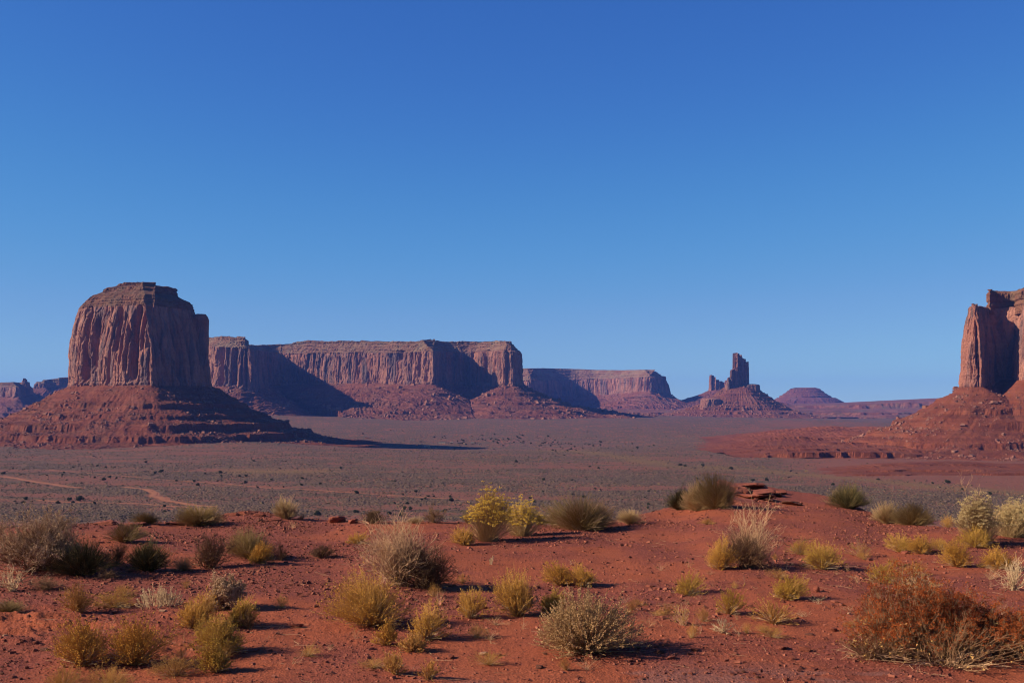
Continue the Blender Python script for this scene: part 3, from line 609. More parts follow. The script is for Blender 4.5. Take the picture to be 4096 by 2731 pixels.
# red badland shelf in front of the right butte: stepped, scalloped banks
def shelf(name, px0, px1, py0, py1, top, seed, steps, res=2.4, tip=True):
    xa = [floor_pt(px0, (py0 + py1) / 2)[0], floor_pt(px1, py1)[0]]
    Y1 = 80 * F / (py1 - HY); Y0 = 80 * F / (py0 - HY)
    xs = np.arange(min(xa[0], (px0 - HX) / F * Y0), (px1 - HX) / F * Y0, res); ys = np.arange(Y1 - 10, Y0 + 60, res * 1.6)
    X, Y = np.meshgrid(xs, ys)
    px, py = project(X, Y, -80.0)
    t = np.clip((py - py0) / (py1 - py0), -.3, 1.3)
    wfront = (py1 - py) / (py1 - py0) * (Y0 - Y1)                         # metres behind the front
    front = Y - Y1 - 25 * fbm(X / 120, 3, 0, 3, seed) - 14 * np.abs(pn(X / 34, .5, 0, seed + 1)) * 2
    left = (px - px0) / (px1 - px0)
    env = sstep(0, .35, left + .06 * pn(Y / 60, 2, 0, seed))
    h = 0 * X
    for k, (d, hk, w_) in enumerate(steps):
        gate = .35 + .65 * sstep(-.3, .15, pn(X / 150, Y / 220, 0, seed + 40 + k))
        edge = front - d - 26 * fbm(X / 130, k * 3.1, 0, 3, seed + 3 + k) - (22 if k == 0 else 7) * np.abs(pn(X / (24 if k == 0 else 15), k, 0, seed + 13 + k))
        h = h + hk * gate * ((.3 if k == 0 else .3) * sstep(-w_ * 1.6, w_ * .4, edge) + (.7 if k == 0 else .7) * sstep(0, 2.5, edge))
    gl = np.abs(pn(X / 6, Y / 40, 0, seed + 6)); h = h * (1 - .22 * gl)
    h = h * env + .5 * fbm(X / 9, Y / 9, 0, 3, seed + 7) + .7 * np.clip(fbm(X / 22, Y / 40, 0, 3, seed + 8), 0, 1) - 1.2
    back = sstep(Y0 + 60, Y0 - 60, Y); h = h * back - 3 * (1 - back)
    z = vbase(X, Y) + h
    V = np.stack([X, Y, z], -1).reshape(-1, 3)
    q = gridf(len(ys), len(xs)); q = q[(h.ravel()[q] > -1.6).any(1)]
    link(name, mkmesh(name, V, [q], [M_tal_red]), None, None, kind='structure')
shelf('badland_terrace', 2720, 4300, 1742, 1830, 10, 401, [(0, 11, 14), (30, 4, 9), (95, 4, 8), (170, 4, 8), (260, 5, 10), (380, 5, 12)])
shelf('badland_terrace', 3150, 4500, 1862, 1905, 5, 421, [(0, 4, 7), (40, 3, 6), (110, 3.5, 7)], 1.8)

# far plateau closing the valley
def plateau():
    xs = np.arange(-9000, 9000, 16.0); ys = np.concatenate([np.arange(5900, 9500, 11.0), np.arange(9500, 13000, 60.)])
    X, Y = np.meshgrid(xs, ys)
    px = X / Y * F + HX
    nz = fbm(X / 500, Y / 500, 0, 4, 501); n2 = fbm(X / 120, Y / 120, 0, 4, 503)
    e = Y + 420 * nz + 130 * n2 + 60 * np.abs(pn(X / 45, Y / 90, 0, 505)) - np.interp(px, [1500, 2300, 2700, 3100, 3700], [0, 0, -150, -500, -700]) * -1.0
    e = Y + 420 * nz + 130 * n2 + 60 * np.abs(pn(X / 45, Y / 90, 0, 505)) - 0
    rise = np.interp(px, [2050, 2250, 2650, 3000, 3300, 3740, 4400], [0, 0, 6, 32, 42, 88, 110])
    h = -80 + 0 * X
    for (y_, s_, wd) in ((6500, 12, 40), (6720, 9, 60), (6960, 14, 40), (7250, 8, 120)):
        h = h + s_ * sstep(0, 1, (e - y_) / wd)
    h = h + 10 * sstep(7200, 9000, Y) + rise * sstep(7000, 10200, Y) * .45 + rise * .55 * sstep(8000, 8150, e)
    h = h + 2.5 * fbm(X / 60, Y / 60, 0, 3, 507)
    h = np.where(h > -78, h, h - 4)
    V = np.stack([X, Y, h], -1).reshape(-1, 3)
    q = gridf(len(ys), len(xs)); q = q[(h.ravel()[q] > -79).any(1)]
    m = talus_material('distant_terraces', 3.0, (0.27, 0.1, 0.075), (0.4, 0.18, 0.13), (0.2, 0.17, 0.13), 0.75)
    link('far_plateau', mkmesh('far_plateau', V, [q], [m]), None, None, kind='structure')
plateau()
# ------------------------------------------------------------------ foreground knoll
ET = np.array([(-600, 2120, 22), (0, 2112, 22), (200, 2105, 22), (400, 2094, 23), (620, 2090, 24), (760, 2084, 25), (850, 2066, 26), (950, 2044, 27), (1060, 2048, 27), (1180, 2070, 26), (1300, 2080, 26), (1450, 2086, 25),
    (1750, 2087, 25), (1900, 2092, 25), (2100, 2102, 25), (2300, 2104, 24.5), (2450, 2088, 26), (2560, 2058, 27), (2660, 2036, 29), (2760, 2000, 31), (2840, 1955, 33), (2900, 1930, 35), (3000, 1932, 35), (3060, 1942, 35),
    (3160, 1964, 34), (3300, 1978, 33), (3400, 2012, 31), (3500, 2062, 28), (3620, 2102, 25), (3900, 2114, 24), (4100, 2100, 25), (4700, 2100, 24)], float)
_px = np.arange(-900, 5000, 10.0); _k = np.exp(-(np.arange(-12, 13) / 5.0) ** 2); _k /= _k.sum()
ET = np.stack([_px] + [np.convolve(np.pad(np.interp(_px, ET[:, 0], ET[:, i]), 12, 'edge'), _k, 'valid') for i in (1, 2)], 1)
def G(X, Y, micro=False):
    X = np.asarray(X, float); Y = np.asarray(Y, float)
    ang = np.arctan2(X, Y); r = np.hypot(X, Y); ac = np.clip(ang, -.55, .55)
    px = np.tan(ac) * F + HX; Ye = r * np.cos(ac)
    e = np.interp(px, ET[:, 0], ET[:, 1]); De = np.interp(px, ET[:, 0], ET[:, 2]); ze = -(e - HY) / F * De
    t = np.clip((Ye - 9) / (De - 9), 0, 1)
    z = -2.5 + (ze + 2.5) * t ** 1.4
    z = z + (.10 * pn(X / 7, Y / 7, 0, 601) + .07 * pn(X / 3.1, Y / 3.1, 0, 602)) * sstep(0, 5, De - Ye) * sstep(5, 9, r)
    z = z + .09 * np.exp(-((px - 2300) / 330) ** 2 - ((Ye - 21.5) / 1.6) ** 2)
    u = np.clip(Ye - De, 0, None); z = z - .8 * u * u / (u + 2.0)
    if micro:
        rough = .5 + .5 * sstep(-.2, .3, fbm(X / 2.6, Y / 2.6, 0, 3, 605))
        rough = rough + 1.6 * sstep(1000, 500, px) * np.exp(-((Ye - 12.6) / 1.6) ** 2)
        z = z + (.022 * fbm(X / .55, Y / .55, 0, 3, 606) + .009 * fbm(X / .14, Y / .14, 0, 3, 607) * rough + .011 * rough * np.clip(np.abs(pn(X / .075, Y / .075, 0, 608)) - .1, 0, 1) * 2)
        z = z + .05 * sstep(.05, .3, fbm(X / .9, Y / .5, 0, 3, 609)) * np.clip(rough - .9, 0, 1)
    return z
def knoll_mesh():
    th = np.concatenate([np.radians(np.linspace(-29, 29, 1480)), np.radians(np.linspace(29.5, 330.5, 150))])
    r = np.concatenate([np.linspace(.3, 5.2, 20), 2.5 / np.linspace(2.5 / 5.4, 2.5 / 37, 620), np.linspace(37.4, 48, 30), np.linspace(49, 160, 40)])
    R, T = np.meshgrid(r, th, indexing='ij'); X = R * np.sin(T); Y = R * np.cos(T)
    z = G(X, Y, True)
    z = np.maximum(z, -86)
    V = np.stack([X, Y, z], -1).reshape(-1, 3); nc = len(th); nr = len(r)
    q = gridf(nr, nc); i = np.arange(nr - 1) * nc
    q = np.vstack([q, np.stack([i + nc - 1, i, i + nc, i + 2 * nc - 1], 1)])[:, ::-1]
    c = len(V); V = np.vstack([V, [0, 0, -2.5]]); j = np.arange(nc)
    px = np.tan(np.clip(T, -.6, .6)) * F + HX; py = HY + 2.5 / (R * np.cos(np.clip(T, -.6, .6))) * F
    slab = sstep(2640, 2690, py + 40 * fbm(X / 1.2, Y / .6, 0, 3, 611)) * sstep(1300, 2100, px) * (1 - sstep(3500, 3700, px)) * sstep(-.15, .05, fbm(X / 1.6, Y / .5, 0, 3, 612))
    gr = sstep(-.12, .38, fbm(X / 2.2, Y / 2.2, 0, 3, 605) + .25 * sstep(13, 17, R) - .3 * sstep(11, 8, R))
    return mkmesh('knoll', V, [q, np.stack([np.full(nc, c), (j + 1) % nc, j], 1)[:, ::-1]], None, True, dict(slab=np.append(slab, 0), gravel=np.append(gr, 0)))
km = knoll_mesh()
mk, nt, b = mat('red_desert_soil', .95); n = N(nt)
sand = n.mix(n.noise(.8, 5), (0.38, 0.115, 0.05), (0.48, 0.17, 0.08))
grav = n.mix(n.ramp(n.noise(14, 4, .7), [(.35, 0.), (.65, 1.)]), (0.2, 0.062, 0.045), (0.36, 0.125, 0.085))
col = n.mix(n.math('MULTIPLY', n.attr('gravel'), .85), sand, grav)
col = n.mix(n.math('MULTIPLY', n.attr('slab'), .8), col, n.mix(n.noise(3, 5), (0.27, 0.13, 0.1), (0.36, 0.2, 0.16)))
col = n.mix(.65, col, n.ramp(n.noise(38, 5, .75), [(.34, .2), (.62, 1.)]), 'MULTIPLY')
nt.links.new(col, b.inputs['Base Color'])
hh = n.math('ADD', n.math('MULTIPLY', n.vor(38), .5), n.noise(60, 5, .7))
n.bump(hh, .9, .02, b)
km.materials.append(mk)
link('red_earth_knoll', km, None, None, kind='structure')

def ground_hit(px, py):
    m = (py - HY) / F; a = (px - HX) / F
    Y = np.linspace(5, 48, 1800); g = G(a * Y, Y)
    ok = np.where(g + m * Y >= -0.004)[0]
    i = ok[0] if len(ok) else int(np.argmin(-g / Y - m + 0 * Y + (Y > 36) * 9))
    return a * Y[i], Y[i], g[i]

# ------------------------------------------------------------------ stones
def ico(sub):
    t = (1 + 5 ** .5) / 2
    v = [(-1, t, 0), (1, t, 0), (-1, -t, 0), (1, -t, 0), (0, -1, t), (0, 1, t), (0, -1, -t), (0, 1, -t), (t, 0, -1), (t, 0, 1), (-t, 0, -1), (-t, 0, 1)]
    f = [(0,11,5),(0,5,1),(0,1,7),(0,7,10),(0,10,11),(1,5,9),(5,11,4),(11,10,2),(10,7,6),(7,1,8),(3,9,4),(3,4,2),(3,2,6),(3,6,8),(3,8,9),(4,9,5),(2,4,11),(6,2,10),(8,6,7),(9,8,1)]
    v = [np.array(p_) / np.linalg.norm(p_) for p_ in v]
    for _ in range(sub):
        c = {}; nf = []
        def md(a, b_):
            k = (min(a, b_), max(a, b_))
            if k not in c: m_ = v[a] + v[b_]; v.append(m_ / np.linalg.norm(m_)); c[k] = len(v) - 1
            return c[k]
        for a, b_, d in f:
            x, y, z = md(a, b_), md(b_, d), md(d, a); nf += [(a, x, z), (b_, y, x), (d, z, y), (x, y, z)]
        f = nf
    return np.array(v), np.array(f)
ICO3 = ico(4)
def rock_mesh(seed, matl, nplanes=11, rough=.07):
    rs = np.random.RandomState(seed); D, f = ICO3
    nn = rs.normal(size=(nplanes, 3)); nn /= np.linalg.norm(nn, axis=1)[:, None]
    nn = np.vstack([nn, [0, 0, 1], [0, 0, -1]]); dd = np.r_[rs.uniform(.55, 1, nplanes), .6, .6]
    r = np.min(dd[None] / np.maximum(D @ nn.T, .12), axis=1)
    r = np.minimum(r, 1.25)
    V = D * r[:, None]
    V = V * (1 + rough * fbm(V[:, 0] * 3, V[:, 1] * 3, V[:, 2] * 3, 4, seed)[:, None] * 1.8)
    return mkmesh('stone', V * .5, [f], [matl])
def stone_mat(name, c1, c2):
    m_, nt, b = mat(name, .85); n = N(nt)
    col = n.mix(n.ramp(n.noise(2.2, 5, .6), [(.35, 0.), (.65, 1.)]), c1, c2)
    st = n.noise(1, 4, .6, n.mapping((1.5, 1.5, 14)))
    col = n.mix(n.math('MULTIPLY', n.ramp(st, [(.45, 0.), (.6, 1.)]), .4), col, tuple(x * .55 for x in c1))
    nt.links.new(col, b.inputs['Base Color']); n.bump(n.math('ADD', n.noise(9, 6, .7), st), .7, .06, b)
    return m_
M_st = stone_mat('red_stone', (0.27, 0.09, 0.06), (0.4, 0.15, 0.1)); M_st_p = stone_mat('pale_pink_stone', (0.42, 0.24, 0.17), (0.52, 0.33, 0.24))
M_st_d = stone_mat('dark_stone', (0.1, 0.045, 0.035), (0.2, 0.08, 0.06))
ROCKS = [rock_mesh(700 + i, M_st) for i in range(9)]; ROCKS_P = [rock_mesh(720 + i, M_st_p) for i in range(2)]; ROCKS_D = [rock_mesh(730 + i, M_st_d, 16, .08) for i in range(2)]
rr = random.Random(5)
def stone(px, py, wpx, hpx, label, kind='r', group=None, cat='rock', name='rock', sink=.25, depth=.8, rot=None):
    x, y, z = ground_hit(px, py); s = wpx / F * y; h = hpx / F * y
    me = rr.choice({'r': ROCKS, 'p': ROCKS_P, 'd': ROCKS_D}[kind])
    o = thing(name, label, cat, (x, y, z + h * (.5 - sink)), group, me)
    o.scale = (s, s * depth, h * 1.25); o.rotation_euler = (rr.uniform(-.12, .12), rr.uniform(-.12, .12), rot if rot is not None else rr.uniform(0, 6.28))
    return o
OUT = 'weathered slabs of the ledge outcrop'
for a in [
    (2905, 1962, 150, 44, 'crumbly red sandstone hump crowning the ledge outcrop behind the large green bush', 'r'),
    (2975, 1952, 130, 30, 'flat red slab on top of the outcrop right of its crumbly hump', 'r'),
    (3045, 1955, 70, 22, 'small squared slab with a dark end, upper right of the ledge outcrop', 'r'),
    (3040, 1972, 150, 20, 'long thin sandstone slab with a dark shadow line under it on the outcrop', 'r'),
    (3120, 1972, 70, 16, 'isolated flat slab jutting over the slope at the right end of the outcrop', 'r'),
    (3020, 1990, 190, 18, 'broad low slab in the middle of the ledge outcrop', 'r'),
    (3110, 1984, 42, 20, 'knobby dark block at the right tip of the middle outcrop slab', 'd'),
    (2965, 2008, 170, 18, 'lowest broad slab of the ledge outcrop beside the bush shadow', 'r'),
    (3075, 2004, 46, 18, 'dark overhung block below the middle slab of the outcrop', 'd'),
    (3170, 2018, 80, 22, 'separate rough dark rock lying right of and below the outcrop', 'd')]:
    stone(a[0], a[1], a[2], a[3], a[4], a[5], OUT, 'rock slab', 'rock_slab', sink=.2, depth=1.3, rot=rr.uniform(-.2, .2))
for a in [
    (990, 2056, 130, 15, 'thin flat slab lying along the knoll rim above the dry wash', 'r'), (930, 2060, 60, 16, 'cracked rim slab just left of the thin flat one', 'r'),
    (1035, 2062, 46, 16, 'blocky end piece at the right of the thin rim slab', 'r'), (420, 2096, 90, 20, 'flat reddish slab on the rim right of the big feathery shrub', 'r'), (520, 2098, 110, 12, 'low broken ledge of slabs left of the small rim shrub', 'r'),
    (1345, 2086, 74, 34, 'rounded crumbly red boulder, larger of two on the middle rim', 'r'), (1412, 2092, 46, 26, 'smaller dark-sided boulder beside the crumbly rim boulder', 'r'),
    (1090, 2082, 60, 20, 'low domed rock between the tan tuft and the rim slabs', 'r'), (1040, 2084, 40, 14, 'dark low rock left of the domed rim rock', 'd'),
    (700, 2098, 60, 18, 'pale-topped rim rock left of the grey-green rim shrub', 'r'),
    (1267, 2427, 22, 16, 'single dark round stone on bare sand left of the big golden bush', 'd'), (1188, 2506, 42, 20, 'angular red stone beside the long shadow left of centre', 'r'),
    (1303, 2650, 20, 16, 'small red stone standing alone near the bottom left of centre', 'r'), (1805, 2632, 30, 22, 'rounded brick-red stone below the low golden tufts at centre', 'r'),
    (1935, 2614, 40, 13, 'flat pale stone in front of the silver sage', 'p'), (1990, 2618, 30, 10, 'flat reddish stone right of the pale one in front of the silver sage', 'r'),
    (2294, 2632, 36, 12, 'left-most stone of the row at the foot of the silver sage', 'r'), (2310, 2646, 34, 22, 'two-toned wedge stone below the silver sage', 'r'),
    (2366, 2640, 36, 36, 'tallest upright red stone at the foot of the silver sage', 'r'), (2410, 2624, 28, 18, 'square-sided stone right of the tallest one under the silver sage', 'r'),
    (2498, 2632, 28, 18, 'crumbly stone at the edge of the silver sage shadow', 'r'), (2520, 2642, 32, 16, 'flat-topped red stone just below the crumbly one', 'r'),
    (2554, 2594, 18, 18, 'small dark stone touching the right side of the silver sage', 'd'), (2640, 2612, 38, 26, 'dark shadowed stone right of the silver sage', 'd'), (2686, 2636, 34, 24, 'leaning triangular red stone right of the silver sage shadow', 'r'),
    (2780, 2600, 36, 16, 'low angular stone at the tip of the silver sage shadow', 'r'), (2160, 2672, 36, 22, 'dark brown stone left below the silver sage', 'd'),
    (2920, 2540, 18, 12, 'small dark red stone right of the low dead twigs', 'd'), (2600, 2345, 44, 12, 'flat pinkish slab fragment on bare sand, right of centre', 'r'), (2625, 2352, 30, 9, 'thin broken piece beside the pinkish slab fragment', 'r'),
    (2728, 2288, 16, 9, 'small dark stone on the open red slope between gold tufts', 'd'),
    (3263, 2364, 28, 34, 'knobbly upright brown stone beside the golden-green tuft', 'r'), (3334, 2520, 28, 22, 'pyramid-shaped pinkish stone in front of the rust-red bush', 'r'),
    (3476, 2384, 18, 10, 'small dark stone left above the rust-red bush', 'd'), (3532, 2392, 34, 9, 'low crumbly pale red stone above the rust-red bush', 'r'), (3236, 2540, 50, 12, 'thin dark-edged stone left of the pyramid-shaped one', 'd'),
    (3220, 2598, 50, 24, 'rough lumpy stone, right of a pair at lower right', 'r'), (3130, 2592, 44, 18, 'broken flat stone, left of the lumpy one at lower right', 'r'), (3170, 2632, 34, 12, 'flat orange-red stone below the lumpy pair', 'r'),
    (3395, 2456, 22, 14, 'pale wedge stone beside small dead twigs left of the rust-red bush', 'p'), (3763, 2372, 14, 8, 'tiny pale stone above the crown of the rust-red bush', 'p'),
    (3617, 2212, 36, 16, 'dark red stone beneath the row of golden tufts at right', 'r'), (3740, 2204, 60, 14, 'low pinkish stone between golden tufts at right', 'r'),
    (648, 2446, 40, 16, 'pale orange flat stone below the white upright stems', 'p'), (142, 2570, 34, 16, 'red stone at left among broken ledge rubble', 'r'), (20, 2545, 26, 16, 'pale stone close to the left edge of the frame', 'p'), (180, 2598, 38, 14, 'dark-sided flat stone below the left rubble ledge', 'd'),
    (1010, 2602, 50, 14, 'flat red slab beside the yellow bush at lower left', 'r'), (190, 2378, 14, 10, 'small dark stone under the dead grass clump at left', 'd'), (3150, 2240, 30, 12, 'dark red stone at the foot of the dry twiggy shrub', 'd')]:
    stone(*a[:5], a[5], 'loose stones on the knoll')
for i in range(150):
    zone = rr.choice([0, 1, 1, 2, 3])
    px = [rr.uniform(0, 900), rr.uniform(1900, 3300), rr.uniform(0, 4096), rr.uniform(0, 700)][zone]; py = [rr.uniform(2440, 2700), rr.uniform(2560, 2725), rr.uniform(2250, 2700), rr.uniform(2430, 2480)][zone]
    s_ = rr.uniform(7, 20) * (py - 1900) / 700
    stone(px, py, s_, s_ * rr.uniform(.35, .7), 'small loose red stone lying on the gravel of the knoll', rr.choice('rrrrd'), 'small stones scattered over the gravel', 'stone', 'small_stone')

def leafmat(name, c1, c2, sc_=3.0, transl=0.3):
    m_, nt, b = mat(name, .8); n = N(nt)
    geo = nt.nodes.new('ShaderNodeNewGeometry')
    f_ = n.math('ADD', n.math('MULTIPLY', geo.outputs['Random Per Island'], .6), n.math('MULTIPLY', n.noise(sc_, 3), .5))
    nt.links.new(n.mix(n.ramp(f_, [(.2, 0.), (.8, 1.)]), c1, c2), b.inputs['Base Color'])
    if transl:
        tr = nt.nodes.new('ShaderNodeBsdfTranslucent'); tr.inputs[0].default_value = tuple((u_ + v_) * .5 for u_, v_ in zip(c1, c2)) + (1,)
        ms = nt.nodes.new('ShaderNodeMixShader'); ms.inputs[0].default_value = transl; out = nt.nodes['Material Output']
        nt.links.new(b.outputs[0], ms.inputs[1]); nt.links.new(tr.outputs[0], ms.inputs[2]); nt.links.new(ms.outputs[0], out.inputs[0])
    return m_

# gravel too fine to count
rs = np.random.RandomState(77); nG = 190000
Yg = np.sqrt(rs.uniform(5.6 ** 2, 30 ** 2, nG)); Xg = rs.uniform(-.66, .66, nG) * Yg
dn = sstep(-.15, .45, fbm(Xg / 2.2, Yg / 2.2, 0, 3, 605) + .2 * pn(Xg / .5, Yg / .5, 0, 9)) * .85 + .15
kx = rs.uniform(0, 1, nG) < dn; Xg, Yg = Xg[kx], Yg[kx]
sz = np.minimum(.0095 / np.sqrt(rs.uniform(.03, 1, len(Xg))), .055) * (1 + .25 * (Yg > 14))
gv, gf = boulders(np.stack([Xg, Yg, G(Xg, Yg, True) + sz * .12], 1), sz, rs, .6)
link('gravel', mkmesh('gravel', gv, [gf], [leafmat('gravel_stone', (0.11, 0.035, 0.026), (0.38, 0.15, 0.1), 3, 0)]), None, None, kind='stuff')

# ------------------------------------------------------------------ plants
ML = {
 'straw': leafmat('straw_stem', (0.28, 0.155, 0.065), (0.46, 0.28, 0.12)), 'gold': leafmat('golden_floret', (0.42, 0.225, 0.05), (0.58, 0.36, 0.09)),
 'goldgreen': leafmat('golden_green_floret', (0.3, 0.2, 0.04), (0.52, 0.35, 0.08)), 'brown': leafmat('brown_floret', (0.34, 0.17, 0.06), (0.5, 0.29, 0.11)),
 'pale': leafmat('bleached_twig', (0.36, 0.24, 0.16), (0.56, 0.4, 0.28)), 'dark': leafmat('dark_twig', (0.09, 0.055, 0.035), (0.2, 0.13, 0.085)),
 'midtwig': leafmat('brown_twig', (0.17, 0.1, 0.06), (0.32, 0.2, 0.13)),
 'silver': leafmat('silvery_leaf', (0.3, 0.2, 0.1), (0.54, 0.39, 0.23)), 'white': leafmat('whitish_stem', (0.42, 0.33, 0.22), (0.62, 0.51, 0.37)),
 'green': leafmat('grey_green_stem', (0.17, 0.125, 0.055), (0.34, 0.26, 0.13)), 'dgreen': leafmat('dark_green_stem', (0.06, 0.06, 0.03), (0.18, 0.155, 0.08)),
 'tan': leafmat('tan_stem', (0.3, 0.22, 0.12), (0.46, 0.36, 0.22)), 'yellow': leafmat('yellow_flower', (0.64, 0.44, 0.06), (0.8, 0.62, 0.16)), 'cream': leafmat('cream_seed_head', (0.48, 0.38, 0.2), (0.66, 0.56, 0.34)),
 'rust': leafmat('rust_seed_head', (0.22, 0.045, 0.015), (0.42, 0.12, 0.035)), 'rustdark': leafmat('dark_rust_seed_head', (0.12, 0.03, 0.012), (0.26, 0.06, 0.02)), 'ochre': leafmat('ochre_leaf', (0.5, 0.28, 0.1), (0.65, 0.45, 0.2)),
 'feather': leafmat('feathery_dry_leaf', (0.3, 0.2, 0.13), (0.5, 0.38, 0.28)),
}
def unit(v): return v / (np.linalg.norm(v, axis=-1, keepdims=True) + 1e-9)
def tubes(Pp, R):
    n, k, _ = Pp.shape
    t = unit(np.gradient(Pp, axis=1)); ref = np.tile(np.array([.31, .87, .38]), (n, k, 1))
    a = unit(np.cross(t, ref)); b_ = np.cross(t, a)
    V = np.stack([Pp + R[..., None] * (a * math.cos(g) + b_ * math.sin(g)) for g in (0, 2.094, 4.189)], 2)   # n,k,3,3
    V = V.reshape(-1, 3)
    i = (np.arange(n)[:, None, None] * k + np.arange(k - 1)[None, :, None]) * 3 + np.arange(3)[None, None, :]
    j = (np.arange(n)[:, None, None] * k + np.arange(k - 1)[None, :, None]) * 3 + (np.arange(3)[None, None, :] + 1) % 3
    return V, np.stack([i, j, j + 3, i + 3], -1).reshape(-1, 4)
def florets(Pp, s, rs, elong=1.0):
    n = len(Pp); s = np.broadcast_to(s, (n,)) * rs.uniform(.6, 1.35, n)
    o = np.array([[1,0,0],[-.6,.8,0],[-.6,-.8,0],[0,0,1.0 * elong]], float)
    A = unit(rs.normal(size=(n, 3))); B = unit(np.cross(A, rs.normal(size=(n, 3)))); C = np.cross(A, B)
    V = Pp[:, None] + s[:, None, None] * (o[None, :, 0, None] * A[:, None] + o[None, :, 1, None] * B[:, None] + o[None, :, 2, None] * C[:, None])
    f = np.array([[0, 2, 1], [0, 1, 3], [1, 2, 3], [2, 0, 3]]); Fc = (f[None] + (np.arange(n) * 4)[:, None, None]).reshape(-1, 3)
    return V.reshape(-1, 3), Fc
def fan(rs, n, w, h, k=5, base=.14, wig=.03, low=.35, xy=1.25, zz=.8, lo=.75, hi=1.06, lean=(0, 0), lump=.25):
    ph = rs.uniform(0, 2 * math.pi, n); rho = np.sqrt(rs.uniform(0, 1, n))
    ph0 = rs.uniform(0, 6.283); lean = (lean[0] + rs.uniform(-.22, .22), lean[1] + rs.uniform(-.22, .22))
    lp = 1 + .2 * np.sin(ph + ph0) * rho + lump * 2 * pn(np.cos(ph) * rho * 2.2, np.sin(ph) * rho * 2.2, 0, rs.randint(999))
    zt = h * (low * (1 - rho) + (1 - low) * np.sqrt(np.clip(1 - rho ** 2.4, 0, 1)) + low * .35) * rs.uniform(lo, hi, n) * lp
    zt = np.clip(zt, h * .06, h * 1.12)
    tip = np.stack([w / 2 * rho * np.cos(ph) * lp + lean[0] * zt, w / 2 * rho * np.sin(ph) * lp + lean[1] * zt, zt], 1)
    bs = np.stack([tip[:, 0] * base, tip[:, 1] * base, -.02 * h + 0 * zt], 1) + rs.normal(size=(n, 3)) * [w * .03, w * .03, 0]
    t = np.linspace(0, 1, k)[None, :, None]; txy = t ** xy; tz = t ** zz
    Pp = np.concatenate([bs[:, None, :2] + (tip - bs)[:, None, :2] * txy, bs[:, None, 2:] + (tip - bs)[:, None, 2:] * tz], -1)
    Pp[:, 1:] += np.cumsum(rs.normal(size=(n, k - 1, 3)), 1) * wig * h * .5
    return Pp
def sub(rs, Pp, m, ln, k=4, spread=.8, up=.3, lo=.35, hi=1.0, wig=.12):
    n, kk, _ = Pp.shape; idx = np.repeat(np.arange(n), m); t = rs.uniform(lo, hi, n * m) * (kk - 1)
    i = np.minimum(t.astype(int), kk - 2); f = (t - i)[:, None]
    a = Pp[idx, i]; b_ = Pp[idx, i + 1]; p0 = a + (b_ - a) * f
    d = unit(unit(b_ - a) + rs.normal(size=(n * m, 3)) * spread + [0, 0, up]); L_ = ln * rs.uniform(.5, 1.3, n * m)
    s = np.linspace(0, 1, k)[None, :, None]
    Q = p0[:, None] + d[:, None] * s * L_[:, None, None]
    Q[:, 1:] += np.cumsum(rs.normal(size=(n * m, k - 1, 3)), 1) * (wig * ln / k)
    Q[..., 2] = np.maximum(Q[..., 2], .004)
    return Q
def rad(Pp, r0, r1): return np.broadcast_to(np.linspace(r0, r1, Pp.shape[1])[None], Pp.shape[:2])
def along(rs, Pp, m, lo=.4, hi=1.0, jit=.01):
    n, kk, _ = Pp.shape; idx = np.repeat(np.arange(n), m); t = (1 - (1 - rs.uniform(0, 1, n * m)) * (1 - lo)) * hi * (kk - 1) * .999
    i = np.minimum(t.astype(int), kk - 2); f = (t - i)[:, None]
    return Pp[idx, i] * (1 - f) + Pp[idx, i + 1] * f + rs.normal(size=(n * m, 3)) * jit
def cat_(*vs):
    V = []; Q = []; T = []; o = 0
    for v, f in vs:
        V.append(v); (Q if f.shape[1] == 4 else T).append(f + o); o += len(v)
    return np.vstack(V), [np.vstack(x) for x in (Q, T) if x]

